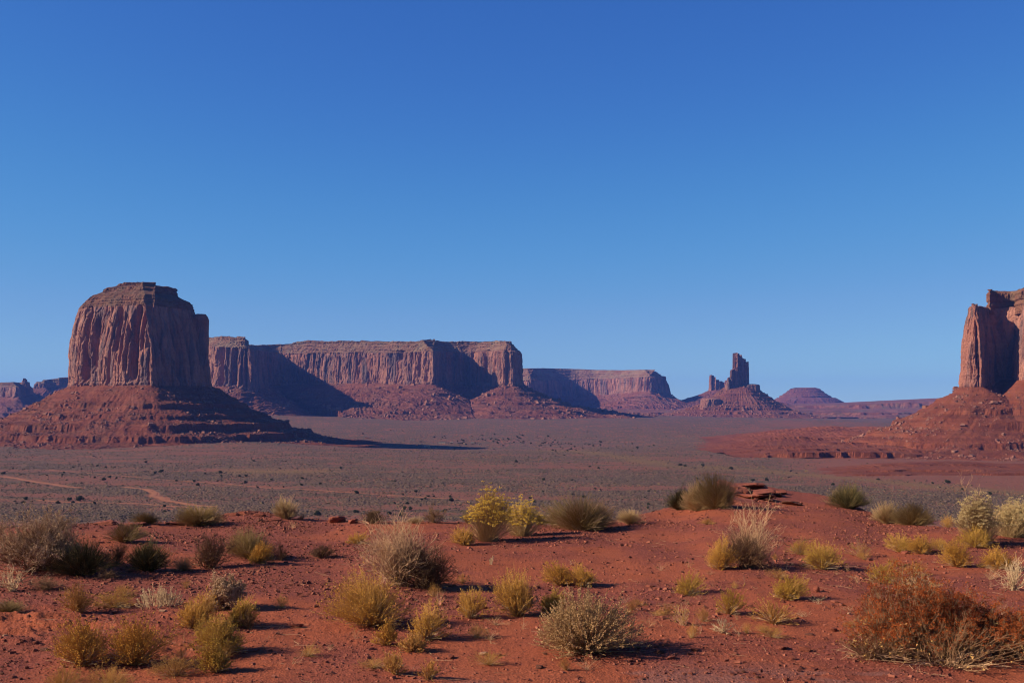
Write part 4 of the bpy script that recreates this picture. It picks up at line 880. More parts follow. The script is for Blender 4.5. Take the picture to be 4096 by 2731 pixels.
def plant_parts(kind, seed, w, h, dens=1.0):
    """returns [(part name, (V, faces), material)]"""
    rs = np.random.RandomState(seed); u = (w + h) / 2; a = dens; r = .0026
    if kind in ('gold', 'goldgreen', 'brown', 'yellowtuft'):
        A_ = fan(rs, int(330 * a), w, h, wig=.05, lo=.55, low=.22); B_ = sub(rs, A_, 3, .22 * h, 3, .35, .5, .45)
        tips = np.concatenate([along(rs, B_, 4, .35, 1, .012 * u), along(rs, A_, 3, .7, 1, .012 * u)])
        mt = {'gold': 'gold', 'goldgreen': 'goldgreen', 'brown': 'brown', 'yellowtuft': 'gold'}[kind]
        pl = fan(rs, int(150 * a), w * .8, h * .5, wig=.05, base=.1)
        return [('stems', cat_(tubes(A_, rad(A_, r * 1.0, r * .5)), tubes(B_, rad(B_, r * .5, r * .3))), 'straw'), ('bare_lower_twigs', cat_(tubes(pl, rad(pl, r * 1.3, r * .7))), 'white'), ('seed_heads', cat_(florets(tips, .0045 + .002 * u, rs)), mt)]
    if kind == 'silver':
        A_ = fan(rs, int(330 * a), w * 1.04, h, wig=.035, low=.25, lo=.6, hi=1.05, xy=1.1, lump=.1); B_ = sub(rs, A_, 2, .16 * h, 3, .3, .7, .4)
        lf = np.concatenate([along(rs, A_, 24, .3, 1, .006), along(rs, B_, 8, .2, 1, .005)])
        D_ = fan(rs, int(120 * a), w * 1.05, h * .5, wig=.06, low=.2)
        return [('stems', cat_(tubes(A_, rad(A_, r * 1.1, r * .6)), tubes(B_, rad(B_, r * .6, r * .4)), tubes(D_, rad(D_, r * 1.2, r * .5))), 'tan'), ('leaves', cat_(florets(lf, .0062, rs, 1.6)), 'silver')]
    if kind == 'white':
        A_ = fan(rs, int(95 * a), w, h, wig=.02, low=.2, base=.75, lo=.55, hi=1.05, zz=1, xy=1); lf = along(rs, A_, 16, .45, 1, .005)
        return [('stems', cat_(tubes(A_, rad(A_, r * 1.1, r * .7))), 'white'), ('leaves', cat_(florets(lf, .006, rs, 1.5)), 'white')]
    if kind in ('green', 'dgreen', 'tan', 'greytan'):
        A_ = fan(rs, int(620 * a), w, h, wig=.03, low=.25, lo=.5); B_ = sub(rs, A_, 3, .3 * h, 3, .3, .5, .25)
        m1, m2_ = {'green': ('green', 'tan'), 'dgreen': ('dgreen', 'green'), 'tan': ('tan', 'pale'), 'greytan': ('green', 'feather')}[kind]
        D_ = fan(rs, int(60 * a), w, h * .9, wig=.06)
        return [('stems', cat_(tubes(A_, rad(A_, r * 1.1, r * .6)), tubes(B_, rad(B_, r * .8, r * .5))), m1), ('dry_stems', cat_(tubes(sub(rs, D_, 6, .3 * h, 3, .4, .4, .4), np.full((len(D_) * 6, 3), r * .6)), tubes(D_, rad(D_, r * 1.2, r * .6))), m2_)]
    if kind in ('flower', 'creamflower'):
        A_ = fan(rs, int(460 * a), w * 1.1, h, wig=.03, low=.12, lo=.72, base=.3, lump=.18); B_ = sub(rs, A_, 2, .15 * h, 3, .25, .7, .5)
        tp = B_[rs.permutation(len(B_))[:int(560 * a)], -1]; tp = tp[tp[:, 2] > .38 * h]
        cl = (tp[:, None] + rs.normal(size=(len(tp), 16, 3)) * [.013 * u + .006, .013 * u + .006, .008]).reshape(-1, 3)
        return [('stems', cat_(tubes(A_, rad(A_, r * 1.1, r * .6)), tubes(B_, rad(B_, r * .7, r * .5))), 'tan'), ('flower_heads', cat_(florets(cl, .0078, rs)), 'yellow' if kind == 'flower' else 'cream')]
    if kind in ('twig', 'darktwig', 'twigmix', 'lowdead', 'tree'):
        fl = kind == 'lowdead'
        A_ = fan(rs, int(70 * a), w * .85, h * .85, 6, wig=.09, low=.3 if not fl else .2, base=.2, lump=.3)
        B_ = sub(rs, A_, 5, .32 * h, 4, .6, .35, .2, wig=.3); C_ = sub(rs, B_, 4, .15 * h, 3, .8, .2, .2, wig=.3)
        bv = [tubes(A_, rad(A_, r * 1.9, r * .9)), tubes(B_, rad(B_, r * 1.1, r * .6)), tubes(C_, rad(C_, r * .7, r * .4))]
        m1 = {'twig': 'pale', 'darktwig': 'dark', 'twigmix': 'midtwig', 'lowdead': 'midtwig', 'tree': 'midtwig'}[kind]
        return [('twigs', cat_(*bv), m1)]
    if kind == 'feather':
        A_ = fan(rs, int(85 * a), w * .9, h * .9, 6, wig=.07, low=.3, lo=.6, base=.15)
        B_ = sub(rs, A_, 7, .28 * h, 4, .5, .5, .25, wig=.2); C_ = sub(rs, B_, 5, .12 * h, 3, .6, .5, .2, wig=.2)
        lf = along(rs, C_, 6, .2, 1, .012)
        return [('branches', cat_(tubes(A_, rad(A_, r * 2.2, r * 1.0)), tubes(B_, rad(B_, r * 1.1, r * .6))), 'midtwig'), ('feathery_twigs', cat_(tubes(C_, rad(C_, r * .6, r * .4)), florets(lf, .0075, rs, 1.4)), 'feather')]
    if kind == 'grass':
        A_ = fan(rs, int(90 * a), w, h, wig=.06, low=.3, lo=.4, base=.1); B_ = sub(rs, A_, 2, .2 * h, 3, .4, .4, .4)
        lf = along(rs, B_, 3, .5, 1, .008)
        return [('stems', cat_(tubes(A_, rad(A_, r * .9, r * .5)), tubes(B_, rad(B_, r * .5, r * .35))), 'pale'), ('seed_heads', cat_(florets(lf, .005, rs)), 'goldgreen')]
    if kind == 'deadwood':
        A_ = fan(rs, int(16 * a), w, h, 6, wig=.12, low=.3, base=.05); B_ = sub(rs, A_, 4, .35 * h, 4, .6, .2, .3, wig=.3)
        return [('twigs', cat_(tubes(A_, rad(A_, r * 1.8, r * .8)), tubes(B_, rad(B_, r * .9, r * .5))), 'white')]
    if kind == 'cactus_sprig':
        A_ = fan(rs, 9, w, h, 4, wig=.08, low=.8, base=.4)
        return [('stems', cat_(tubes(A_, rad(A_, .009, .006))), 'white')]

def add_part(nm, data, root, mname): return link(nm, mkmesh(nm, data[0], data[1], [ML[mname]]), root)
CACHE = {}
def plant(kind, cx, py, wpx, hpx, label, hero=False, dens=1.0, name=None, group=None, cat='shrub', back=True, depth=1.0, rot=None):
    x, y, z = ground_hit(cx, py)
    s = wpx / F * y * 1.18; h = hpx / F * y * 1.04
    if back: dy = min(s * depth, 2.0) * .22; y2 = y + dy; x = x * y2 / y; y = y2; z = float(G(x, y))
    root = thing(name or {'gold': 'golden_bush', 'goldgreen': 'golden_green_bush', 'brown': 'brown_bush', 'yellowtuft': 'yellow_tuft', 'silver': 'silver_sagebrush', 'white': 'white_stemmed_shrub', 'green': 'green_brush', 'dgreen': 'dark_green_brush', 'tan': 'tan_brush',
        'greytan': 'grey_brush', 'flower': 'flowering_rabbitbrush', 'creamflower': 'cream_flowered_rabbitbrush', 'twig': 'bare_twiggy_shrub', 'darktwig': 'dark_twiggy_shrub', 'twigmix': 'brown_twiggy_shrub', 'lowdead': 'low_dead_shrub', 'tree': 'stunted_dead_tree', 'feather': 'feathery_shrub',
        'grass': 'grass_tuft', 'deadwood': 'dead_branches', 'cactus_sprig': 'pale_sprig'}[kind], label, cat, (x, y, z), group)
    root.rotation_euler.z = rr.uniform(0, 6.28) if rot is None else rot
    if hero:
        for nm, d, mn in plant_parts(kind, int(cx * 7 + py * 13) % 9999, s, h, dens): add_part(nm, d, root, mn)
        if depth != 1: root.scale = (1, depth, 1); root.rotation_euler.z = 0
        return root
    key = (kind, rr.randrange(3), round(dens, 1))
    if key not in CACHE:
        CACHE[key] = [(nm, mkmesh(nm, d[0], d[1], [ML[mn]])) for nm, d, mn in plant_parts(kind, 50 + key[1] * 7 + len(kind), .8, .6, dens * .8)]
    for nm, me in CACHE[key]: link(nm, me, root)
    root.scale = (s / .8, s / .8 * depth, h / .6)
    if depth != 1: root.rotation_euler.z = 0
    return root
# (kind, centre x, foot y, width, height, label, hero, density)
GT = 'golden bushes dotted over the knoll'; RB = 'shrubs along the knoll rim'; GDRY = 'dry tufts and dead shrubs on the knoll'
PL = [
 # left side
 ('feather', 165, 2292, 440, 215, 'largest grey-brown feathery shrub, spilling in from the left edge', 1, 1.6, RB),
 ('dgreen', 330, 2306, 250, 118, 'low dark olive bush in the shade right of the big feathery shrub', 1, 1.0, GDRY),
 ('dgreen', 590, 2286, 150, 104, 'round dark green bush casting a long shadow, left middle distance', 1, 1.0, GDRY),
 ('darktwig', 465, 2262, 120, 85, 'dark leafless twigs between the two dark green bushes at left', 0, 1.0, GDRY),
 ('lowdead', 430, 2318, 110, 46, 'tangle of bleached roots under the dark olive bush', 0, .6, GDRY),
 ('greytan', 500, 2170, 130, 72, 'grey tuft standing alone above the dark green bush at left', 1, .8, GDRY),
 ('twigmix', 835, 2276, 170, 124, 'brown leafless twiggy bush left of the olive and yellow pair', 1, 1.2, GDRY),
 ('tan', 730, 2285, 90, 50, 'low straw-coloured clump at the left foot of the brown twiggy bush', 0, .6, GDRY),
 ('green', 1000, 2236, 165, 98, 'olive-grey bush behind a bright yellow tuft', 1, 1.0, GDRY),
 ('yellowtuft', 1040, 2256, 84, 72, 'bright yellow tuft in front of the olive-grey bush', 1, .9, GT),
 ('darktwig', 1122, 2242, 74, 74, 'small dark tree-like twigs right of the yellow tuft', 0, .8, GDRY),
 ('lowdead', 1288, 2232, 120, 48, 'low pile of dark dead twigs on bare red ground', 1, 1.0, GDRY),
 ('green', 592, 2096, 104, 42, 'low green shrub on the rim, second from the left', 0, 1.0, RB),
 ('greytan', 795, 2104, 185, 74, 'wide grey-green shrub on the rim above the wash', 1, 1.2, RB),
 ('deadwood', 50, 2368, 130, 90, 'pale dead branches curling at the left edge', 1, 2.0, GDRY),
 ('lowdead', 188, 2362, 130, 44, 'dark clump of dead grass below the big feathery shrub', 0, 1.0, GDRY),
 ('greytan', 40, 2456, 130, 46, 'low grey tuft at the left edge above the rubble ledge', 0, .8, GDRY),
 ('deadwood', 95, 2455, 50, 80, 'forked bleached twig standing at far left', 0, .4, GDRY),
 ('brown', 315, 2455, 120, 108, 'loose brownish see-through bush left of the low golden clumps', 1, .45, GDRY),
 ('gold', 455, 2436, 185, 50, 'long low golden clump at left', 0, .8, GT),
 ('brown', 495, 2392, 100, 54, 'small golden-brown tuft above the long low clump', 0, .5, GT),
 ('white', 648, 2428, 168, 84, 'stand of white upright stems at left', 1, 1.2, GDRY),
 ('gold', 775, 2524, 145, 126, 'rounded golden bush leaning on a dry pinkish one', 1, .9, GT),
 ('feather', 905, 2440, 130, 120, 'dry pinkish wispy shrub rising behind the golden cluster', 1, .7, GDRY),
 ('goldgreen', 955, 2506, 118, 96, 'yellow-green bush at the right of the left-hand cluster', 1, .8, GT),
 ('darktwig', 985, 2516, 90, 80, 'grey-black twigs on the shaded side of the left-hand cluster', 0, .8, GDRY),
 ('goldgreen', 882, 2624, 206, 140, 'largest olive-gold bush at lower left', 1, 1.1, GT),
 ('gold', 332, 2668, 200, 165, 'left one of two big amber bushes at lower left', 1, 1.0, GT),
 ('gold', 540, 2668, 220, 182, 'right one of two big amber bushes at lower left', 1, 1.0, GT),
 ('goldgreen', 868, 2690, 112, 106, 'small yellow bush below the largest olive-gold one', 1, .8, GT),
 ('brown', 700, 2716, 220, 70, 'low brown-gold growth along the bottom between amber and yellow bushes', 0, .6, GT),
 ('brown', 250, 2772, 150, 90, 'brownish bush cut by the bottom edge, leftmost', 0, .7, GT),
 ('brown', 440, 2772, 190, 92, 'brownish bush cut by the bottom edge under the amber pair', 0, .7, GT),
 ('brown', 745, 2352, 40, 40, 'faint sprig of brown stems on the gravel at left', 0, .3, GT),
 ('deadwood', 1170, 2656, 90, 40, 'bleached straw wisp on bare sand near the bottom', 0, .6, GDRY),
 # rim, middle
 ('tan', 1148, 2076, 82, 74, 'compact tan tuft on the rim left of the boulders', 1, .7, RB),
 ('lowdead', 1205, 2078, 40, 26, 'brown twigs at the right foot of the compact tan tuft', 0, .6, RB),
 ('darktwig', 1490, 2094, 84, 52, 'brown dead bush with a pale log on the rim', 1, 1.1, RB),
 ('tree', 1736, 2093, 78, 66, 'tiny gnarled dead tree on the rim', 1, .5, RB),
 ('tan', 1655, 2094, 80, 26, 'faint low dry brush left of the gnarled dead tree', 0, .4, RB),
 ('grass', 1172, 2112, 50, 30, 'small dry wisp below the tan rim tuft', 0, .5, GDRY),
 ('yellowtuft', 1424, 2177, 84, 44, 'small loose yellow-green tuft on the open gravel', 1, .45, GT),
 ('deadwood', 1438, 2142, 50, 22, 'short bare twigs behind the loose yellow-green tuft', 0, .5, GDRY),
 ('deadwood', 1232, 2155, 30, 14, 'tiny grey twig fragment on open gravel left of centre', 0, .3, GDRY),
 ('flower', 1948, 2168, 155, 186, 'tall rabbitbrush crowned with bright yellow flowers', 1, 1.4, RB),
 ('gold', 1858, 2180, 90, 66, 'straw-coloured low bush at the left foot of the yellow-flowered one', 1, .7, RB),
 ('flower', 2090, 2144, 140, 122, 'second yellow-flowered rabbitbrush, lower and rounder', 1, 1.1, RB),
 ('greytan', 1872, 2092, 40, 46, 'dull brush on the rim just left of the tall yellow flowers', 0, .7, RB),
 ('twigmix', 2215, 2082, 74, 58, 'dark brown shrub on the rim right of the yellow flowers', 0, 1.0, RB),
 ('greytan', 2165, 2084, 60, 50, 'pale green shrub between yellow flowers and dark brown shrub', 0, .8, RB),
 ('greytan', 2330, 2122, 250, 118, 'wide grey-green bush on the rim at centre', 1, 1.6, RB),
 ('twigmix', 2400, 2112, 130, 96, 'leafy brown bush growing into the wide grey-green one', 1, 1.5, RB),
 ('tan', 2520, 2096, 100, 52, 'dry straw-coloured end of the central rim shrubs', 0, .8, RB),
 ('dgreen', 2720, 2040, 96, 74, 'dark green bush, left of the big trio on the mound', 1, 1.0, RB),
 ('tan', 2790, 2044, 120, 96, 'tan upright bush in the middle of the trio on the mound', 1, 1.0, RB),
 ('green', 2868, 2036, 150, 122, 'largest green bush on the mound with a few pale flowers', 1, 1.4, RB),
 ('yellowtuft', 2830, 2097, 58, 22, 'little orange-gold tuft below the trio of bushes', 0, .6, GT),
 ('dgreen', 3395, 2034, 150, 84, 'dark green bush clinging to the right slope of the mound', 1, 1.3, RB),
 ('tan', 3545, 2094, 100, 74, 'tan brush on the rim at the foot of the mound', 1, .8, RB),
 ('green', 3655, 2100, 140, 78, 'dense green rounded bush right of the tan rim brush', 1, 1.4, RB),
 ('gold', 3790, 2108, 54, 44, 'small orange-gold bush between green bush and brown brush', 0, .7, RB),
 ('twigmix', 3850, 2108, 76, 42, 'brown dry brush left of the cream-flowered shrubs', 0, .9, RB),
 # centre
 ('twig', 1610, 2352, 220, 250, 'tall bleached leafless bush at centre left', 1, 1.8, GDRY),
 ('darktwig', 1700, 2358, 230, 160, 'dense dark brown thicket on the right of the tall bleached bush', 1, 2.0, GDRY),
 ('gold', 1490, 2514, 300, 186, 'biggest round golden bush, in front of the tall bleached bush', 1, 1.5, GT),
 ('gold', 1540, 2584, 90, 84, 'narrow golden tuft below the biggest round golden bush', 1, .5, GT),
 ('gold', 1705, 2566, 145, 132, 'pale golden see-through bush right of the narrow tuft', 1, .6, GT),
 ('brown', 1650, 2610, 110, 62, 'low straw tuft in front of the see-through golden bush', 1, .5, GT),
 ('gold', 1884, 2476, 120, 112, 'vase-shaped straw bush with white lower stems at centre', 1, .5, GT),
 ('yellowtuft', 1850, 2332, 60, 40, 'thin straw in the shadow of the tall bleached bush', 0, .3, GT),
 ('gold', 2070, 2464, 160, 158, 'tall golden bush behind the silver sage', 1, 1.0, GT),
 ('goldgreen', 2202, 2452, 96, 80, 'small yellow bush tucked between golden bush and silver sage', 1, .7, GT),
 ('silver', 2345, 2624, 390, 226, 'big silver sagebrush dome with pale upright spikes at bottom centre', 1, 1.5, GDRY),
 ('gold', 2246, 2342, 118, 84, 'left half of the twin golden bushes on the open slope', 1, .7, GT),
 ('gold', 2336, 2346, 112, 78, 'right half of the twin golden bushes on the open slope', 1, .7, GT),
 ('deadwood', 2280, 2258, 50, 18, 'bit of bleached wood behind the twin golden bushes', 0, .4, GDRY),
 ('cactus_sprig', 1962, 2256, 24, 34, 'single pale ghostly sprig on the bare slope', 1, 1, GDRY),
 ('deadwood', 2128, 2270, 24, 12, 'tiny white twig fragment on the slope at centre', 0, .3, GDRY),
 ('grass', 1960, 2560, 110, 40, 'sparse wiry tuft left of the silver sage', 0, .5, GDRY),
 ('grass', 1980, 2500, 110, 44, 'thin yellowish wisps below the vase-shaped straw bush', 0, .6, GDRY),
 ('brown', 1585, 2696, 84, 90, 'spindly golden sprig near the bottom edge', 1, .25, GT),
 ('brown', 1715, 2720, 80, 70, 'second spindly sprig right of the first near the bottom edge', 1, .2, GT),
 ('deadwood', 2500, 2412, 60, 34, 'bleached tuft of bare stems above right of the silver sage', 0, .8, GDRY),
 ('deadwood', 2090, 2518, 60, 40, 'bare pinkish twigs at the left foot of the silver sage', 0, .6, GDRY),
 # right
 ('gold', 2885, 2278, 112, 108, 'orange-gold bush on the left of the tall dry shrub', 1, .9, GT),
 ('twigmix', 2990, 2278, 200, 120, 'brown tangled base shrub under the tall pale stems', 1, 1.8, GDRY),
 ('twig', 3010, 2262, 170, 220, 'tall pale bare stems rising over the brown tangle', 1, .7, GDRY),
 ('goldgreen', 3200, 2220, 110, 60, 'flat yellow-green bush behind a fallen dark branch', 0, .6, GT),
 ('goldgreen', 3288, 2278, 146, 96, 'plump yellow-green bush right of the tall dry shrub', 1, 1.0, GT),
 ('grass', 3440, 2226, 120, 76, 'faint see-through yellowish tuft right of the plump bush', 1, .8, GT),
 ('goldgreen', 3600, 2208, 100, 66, 'first from left in the row of pale gold tufts', 1, .6, GT),
 ('gold', 3685, 2216, 90, 66, 'second in the row of pale gold tufts', 1, .7, GT),
 ('goldgreen', 3755, 2200, 90, 50, 'third in the row of pale gold tufts', 0, .7, GT),
 ('gold', 3830, 2268, 120, 96, 'pale gold mound below the right end of the tuft row', 1, .8, GT),
 ('goldgreen', 3905, 2190, 130, 72, 'yellow-green skirt in front of the cream-flowered shrub', 1, .9, GT),
 ('creamflower', 3925, 2180, 130, 190, 'tall narrow cream-flowered shrub at right', 1, 1.1, RB),
 ('creamflower', 4040, 2150, 170, 136, 'broad cream-flowered shrub cut by the right edge', 1, 1.4, RB),
 ('twig', 3900, 2160, 90, 200, 'thin dry stalks sticking up left of the cream flowers', 1, .3, RB),
 ('dgreen', 4075, 2085, 90, 64, 'dark green shrub behind the cream flowers at the right edge', 0, 1.0, RB),
 ('gold', 3994, 2278, 130, 80, 'pale gold bush nearest the right edge in the middle row', 1, .8, GT),
 ('grass', 3960, 2318, 90, 50, 'wispy tuft below the pale gold mound', 0, .8, GT),
 ('deadwood', 4056, 2362, 120, 110, 'large bleached dry tuft at the right edge', 1, 3.0, GDRY),
 ('goldgreen', 3528, 2338, 130, 84, 'see-through yellow tuft left of two paler ones', 1, .45, GT),
 ('gold', 3660, 2302, 110, 52, 'faint upper one of two tufts above the rust-red bush', 0, .4, GT),
 ('grass', 3668, 2378, 175, 84, 'straw tuft with white lower stems right above the rust-red bush', 1, 1.4, GT),
 ('goldgreen', 3150, 2402, 128, 88, 'compact yellow-green bush beside the knobbly stone', 1, .8, GT),
 ('brown', 3120, 2316, 100, 44, 'very thin brown-gold tuft under the tall dry shrub', 0, .35, GT),
 ('deadwood', 3268, 2416, 84, 30, 'small white tuft right below the knobbly stone', 0, 1.0, GDRY),
 ('brown', 3100, 2500, 170, 90, 'sparse dry tuft left of the rust-red bush', 1, .3, GDRY),
 ('deadwood', 3220, 2472, 90, 26, 'flattened bleached twigs left of the rust-red bush', 0, .8, GDRY),
 ('deadwood', 3398, 2444, 60, 22, 'little bleached twigs above the pale wedge stone', 0, .6, GDRY),
 ('goldgreen', 2750, 2384, 120, 82, 'airy yellow tuft alone on the sand right of centre', 1, .5, GT),
 ('goldgreen', 2915, 2460, 110, 100, 'airy taller tuft right of and below the alone one', 1, .35, GT),
 ('grass', 2730, 2504, 76, 96, 'thin sprig with bleached foot on sand right of silver sage', 1, .45, GT),
 ('deadwood', 2895, 2536, 110, 50, 'flat clump of bleached dead twigs right of the silver sage', 1, 1.6, GDRY),
 ('grass', 4010, 2462, 50, 56, 'thin pale sprig behind the right end of the rust-red bush', 0, .4, GDRY),
 ('gold', 2560, 2420, 60, 20, 'low faint yellowish wisps on sand right of the golden bush', 0, .3, GT),
]
for t in PL:
    kind, cx, py, wp, hp, lab, hero, dn, grp = t
    plant(kind, cx, py, wp, hp, lab, bool(hero), dn, group=grp)

for i in range(95):
    z_ = rr.random(); px = rr.uniform(2500, 4000) if z_ < .6 else rr.uniform(1300, 2400) if z_ < .8 else rr.uniform(150, 1300)
    py = rr.uniform(2230, 2560) if z_ < .6 else rr.uniform(2380, 2700)
    plant(rr.choice(['grass', 'grass', 'brown', 'deadwood']), px, py, rr.uniform(30, 90) * (py - 1900) / 500, rr.uniform(18, 55) * (py - 1900) / 500, 'sparse little straw tuft on open red ground between the larger shrubs', False, .4, name='straw_tuft', group='sparse little straw tufts')
for i in range(44):
    px = rr.uniform(2860, 3130); py = rr.uniform(1948, 2022); s_ = rr.uniform(8, 26)
    stone(px, py, s_, s_ * rr.uniform(.3, .6), 'small broken chip around the ledge outcrop', rr.choice('rrd'), 'broken chips around the ledge outcrop', 'stone', 'stone_chip')
# rust-red bush at the bottom right: wide mound of twigs topped with rust seed heads
def rust_bush():
    x, y, z = ground_hit(3730, 2668); y += .7; x = (3730 - HX) / F * y; z = float(G(x, y))
    root = thing('rust_red_bush', 'wide rust-red bush with pale dead branches at the bottom right', 'shrub', (x, y, z), RB)
    rs = np.random.RandomState(4242); m = F / y; tw_, hd, hd2, oc, pl = [], [], [], [], []
    for (cx, cy, w_, h_, d_, q_) in [(3480, 2640, 330, 160, 1.0, .7), (3640, 2610, 420, 265, 1.5, 1), (3830, 2600, 440, 235, 1.6, 1), (3990, 2640, 380, 170, 1.2, .8), (3700, 2700, 520, 150, 1.2, .2), (4080, 2600, 260, 140, .8, .7)]:
        A_ = fan(rs, int(90 * d_), w_ / m, h_ / m, 6, wig=.08, low=.5, base=.25, lump=.4); off = np.array([(cx - 3730) / m, -(cy - 2600) / m * 2.2, 0])
        A_ = A_ + off; B_ = sub(rs, A_, 5, .22 * h_ / m, 4, .5, .5, .3, wig=.3); C_ = sub(rs, B_, 3, .1 * h_ / m, 3, .7, .3, .3, wig=.3)
        tw_ += [tubes(A_, rad(A_, .004, .002)), tubes(B_, rad(B_, .0026, .0014)), tubes(C_, rad(C_, .0016, .001))]
        tips = np.concatenate([C_[:, -1], B_[:, -1]]); sel = tips[(tips[:, 2] > h_ / m * rs.uniform(.25, .8, len(tips))) & (rs.uniform(0, 1, len(tips)) < q_)]
        c_ = (sel[:, None] + rs.normal(size=(len(sel), 9, 3)) * [.016, .016, .008]).reshape(-1, 3)
        dk = pn(c_[:, 0] * 1.5, c_[:, 1] * 1.5, c_[:, 2] * 3, 5) > .12
        hd.append(florets(c_[~dk], .006, rs)); hd2.append(florets(c_[dk], .006, rs))
        low = tips[tips[:, 2] < h_ / m * .6]; low = low[rs.permutation(len(low))[:130]]
        oc.append(florets(low, .016, rs, .5))
        D_ = fan(rs, int(34 * d_), w_ / m * 1.1, h_ / m * .45, 6, wig=.12, low=.1) + off; E_ = sub(rs, D_, 4, .2 * h_ / m, 4, .7, 0, .2, wig=.4)
        pl += [tubes(D_, rad(D_, .005, .0025)), tubes(E_, rad(E_, .0028, .0014))]
    add_part('twigs', cat_(*tw_), root, 'midtwig'); add_part('bleached_branches', cat_(*pl), root, 'pale')
    add_part('rust_seed_heads', cat_(*hd), root, 'rust'); add_part('dark_seed_heads', cat_(*hd2), root, 'rustdark'); add_part('dry_leaves', cat_(*oc), root, 'ochre')
rust_bush()
# pale log under the dead bush on the rim
x, y, z = ground_hit(1466, 2092)
lg = np.array([[[-.08, .04, .075], [-.02, .02, .05], [.03, -.0, .025], [.07, -.02, .008]]])
o = thing('log', 'short bleached log lying by the brown dead bush on the rim', 'log', (x, y - .1, z), None, mkmesh('log', *cat_(tubes(lg, np.array([[.006, .012, .015, .013]]))), [ML['pale']]))
fb = fan(np.random.RandomState(8), 5, .7, .22, 7, wig=.2, low=.2)
x, y, z = ground_hit(3175, 2205)
thing('fallen_branch', 'dark crooked branch lying left of the plump yellow-green bush', 'branch', (x, y, z), None, mkmesh('fallen_branch', *cat_(tubes(fb, rad(fb, .012, .004))), [ML['dark']]))
# a bush just outside the frame at the lower left throws its shadow in
rt = thing('brown_bush', 'bushy clump just beyond the bottom left corner of the frame', 'shrub', (-4.95, 9.1, float(G(-4.95, 9.1))), GT)
for nm, d, mn in plant_parts('gold', 91, .8, .55, 1.0): add_part(nm, d, rt, mn)

# straw litter
rs = np.random.RandomState(3); nL = 1500
Yl = np.sqrt(rs.uniform(6 ** 2, 22 ** 2, nL)); Xl = rs.uniform(-.48, .48, nL) * Yl; ok = pn(Xl / 1.3, Yl / 1.3, 0, 44) > .02; Xl, Yl = Xl[ok], Yl[ok]
a_ = rs.uniform(0, 3.14, len(Xl)); L_ = rs.uniform(.03, .14, len(Xl)); c_ = np.stack([Xl, Yl, G(Xl, Yl, True) + .008], 1); dv = np.stack([np.cos(a_), np.sin(a_), .1 * rs.normal(size=len(Xl))], 1) * L_[:, None]
Q = np.stack([c_ - dv, c_ + rs.normal(size=c_.shape) * .006, c_ + dv], 1); Q[..., 2] = np.maximum(Q[..., 2], c_[:, None, 2] - .002)
link('straw_litter', mkmesh('straw_litter', *cat_(tubes(Q, np.full(Q.shape[:2], .0016))), [ML['pale']]), None, None, kind='stuff')

# ------------------------------------------------------------------ junipers on the valley floor
M_jun = leafmat('juniper_foliage', (0.018, 0.026, 0.014), (0.055, 0.065, 0.035), .5, 0); M_trk = leafmat('juniper_bark', (0.08, 0.05, 0.035), (0.16, 0.11, 0.08))
def juniper_proto(seed):
    rs = np.random.RandomState(seed); c = []
    for i in range(9): c.append((rs.uniform(-.28, .28), rs.uniform(-.28, .28), rs.uniform(.28, .7), rs.uniform(.16, .3)))
    pts = np.concatenate([np.array(q[:3]) + unit(rs.normal(size=(80, 3))) * q[3] * rs.uniform(.5, 1, (80, 1)) * [1.15, 1.15, .9] for q in c]); pts[:, 2] = np.maximum(pts[:, 2], .03)
    tr = fan(rs, 5, .35, .5, 4, wig=.1)
    return mkmesh('crown', *cat_(florets(pts, .06, rs)), [M_jun]), mkmesh('trunk', *cat_(tubes(tr, rad(tr, .04, .015))), [M_trk])
JP = [juniper_proto(i) for i in (1, 2, 3)]
JG = 'junipers dotted over the valley floor'
def juniper(px, py, wpx, label):
    x, y = floor_pt(px, py); s = wpx / F * y; z = float(vbase(x, y)); c, t = rr.choice(JP)
    r_ = thing('juniper', label, 'juniper', (x, y, z), JG); r_.scale = (s, s, s * rr.uniform(.75, .95)); r_.rotation_euler.z = rr.uniform(0, 6)
    link('crown', c, r_); link('trunk', t, r_)
lj = 'dark juniper standing alone in the grey-green scrub left of the knoll bushes'
for px, py, wd in [(13, 1898, 20), (102, 2001, 20), (95, 2012, 16), (275, 2003, 24), (232, 2015, 20), (322, 2004, 34), (292, 2013, 16), (378, 2017, 16), (660, 2029, 18), (660, 2050, 16), (200, 2026, 14), (173, 2003, 12)]:
    juniper(px, py, wd, 'dark juniper beside the sandy tracks at the lower left of the valley')
for px, py, wd in [(585, 1852, 16), (390, 1866, 14), (422, 1873, 12), (255, 1893, 12), (250, 1902, 12), (645, 1890, 22), (622, 1896, 16), (882, 1893, 18), (885, 1907, 12), (820, 1897, 12), (985, 1908, 16), (960, 1908, 14), (983, 1934, 20), (1015, 1846, 14), (1208, 1916, 16), (1085, 1921, 14), (790, 1943, 18), (778, 1928, 14),
                  (380, 1912, 12), (440, 1911, 16), (465, 1915, 12), (415, 1922, 18), (705, 1926, 12), (1205, 1943, 16), (1282, 1938, 14), (1425, 1975, 22), (1365, 1876, 14), (1665, 1970, 20), (1610, 1979, 12), (1580, 1927, 12), (1135, 1950, 10), (1030, 1953, 14), (870, 1926, 10), (295, 1870, 10), (52, 1877, 10)]:
    juniper(px, py, wd, lj.replace('left of the knoll bushes', 'between the left butte and the knoll'))
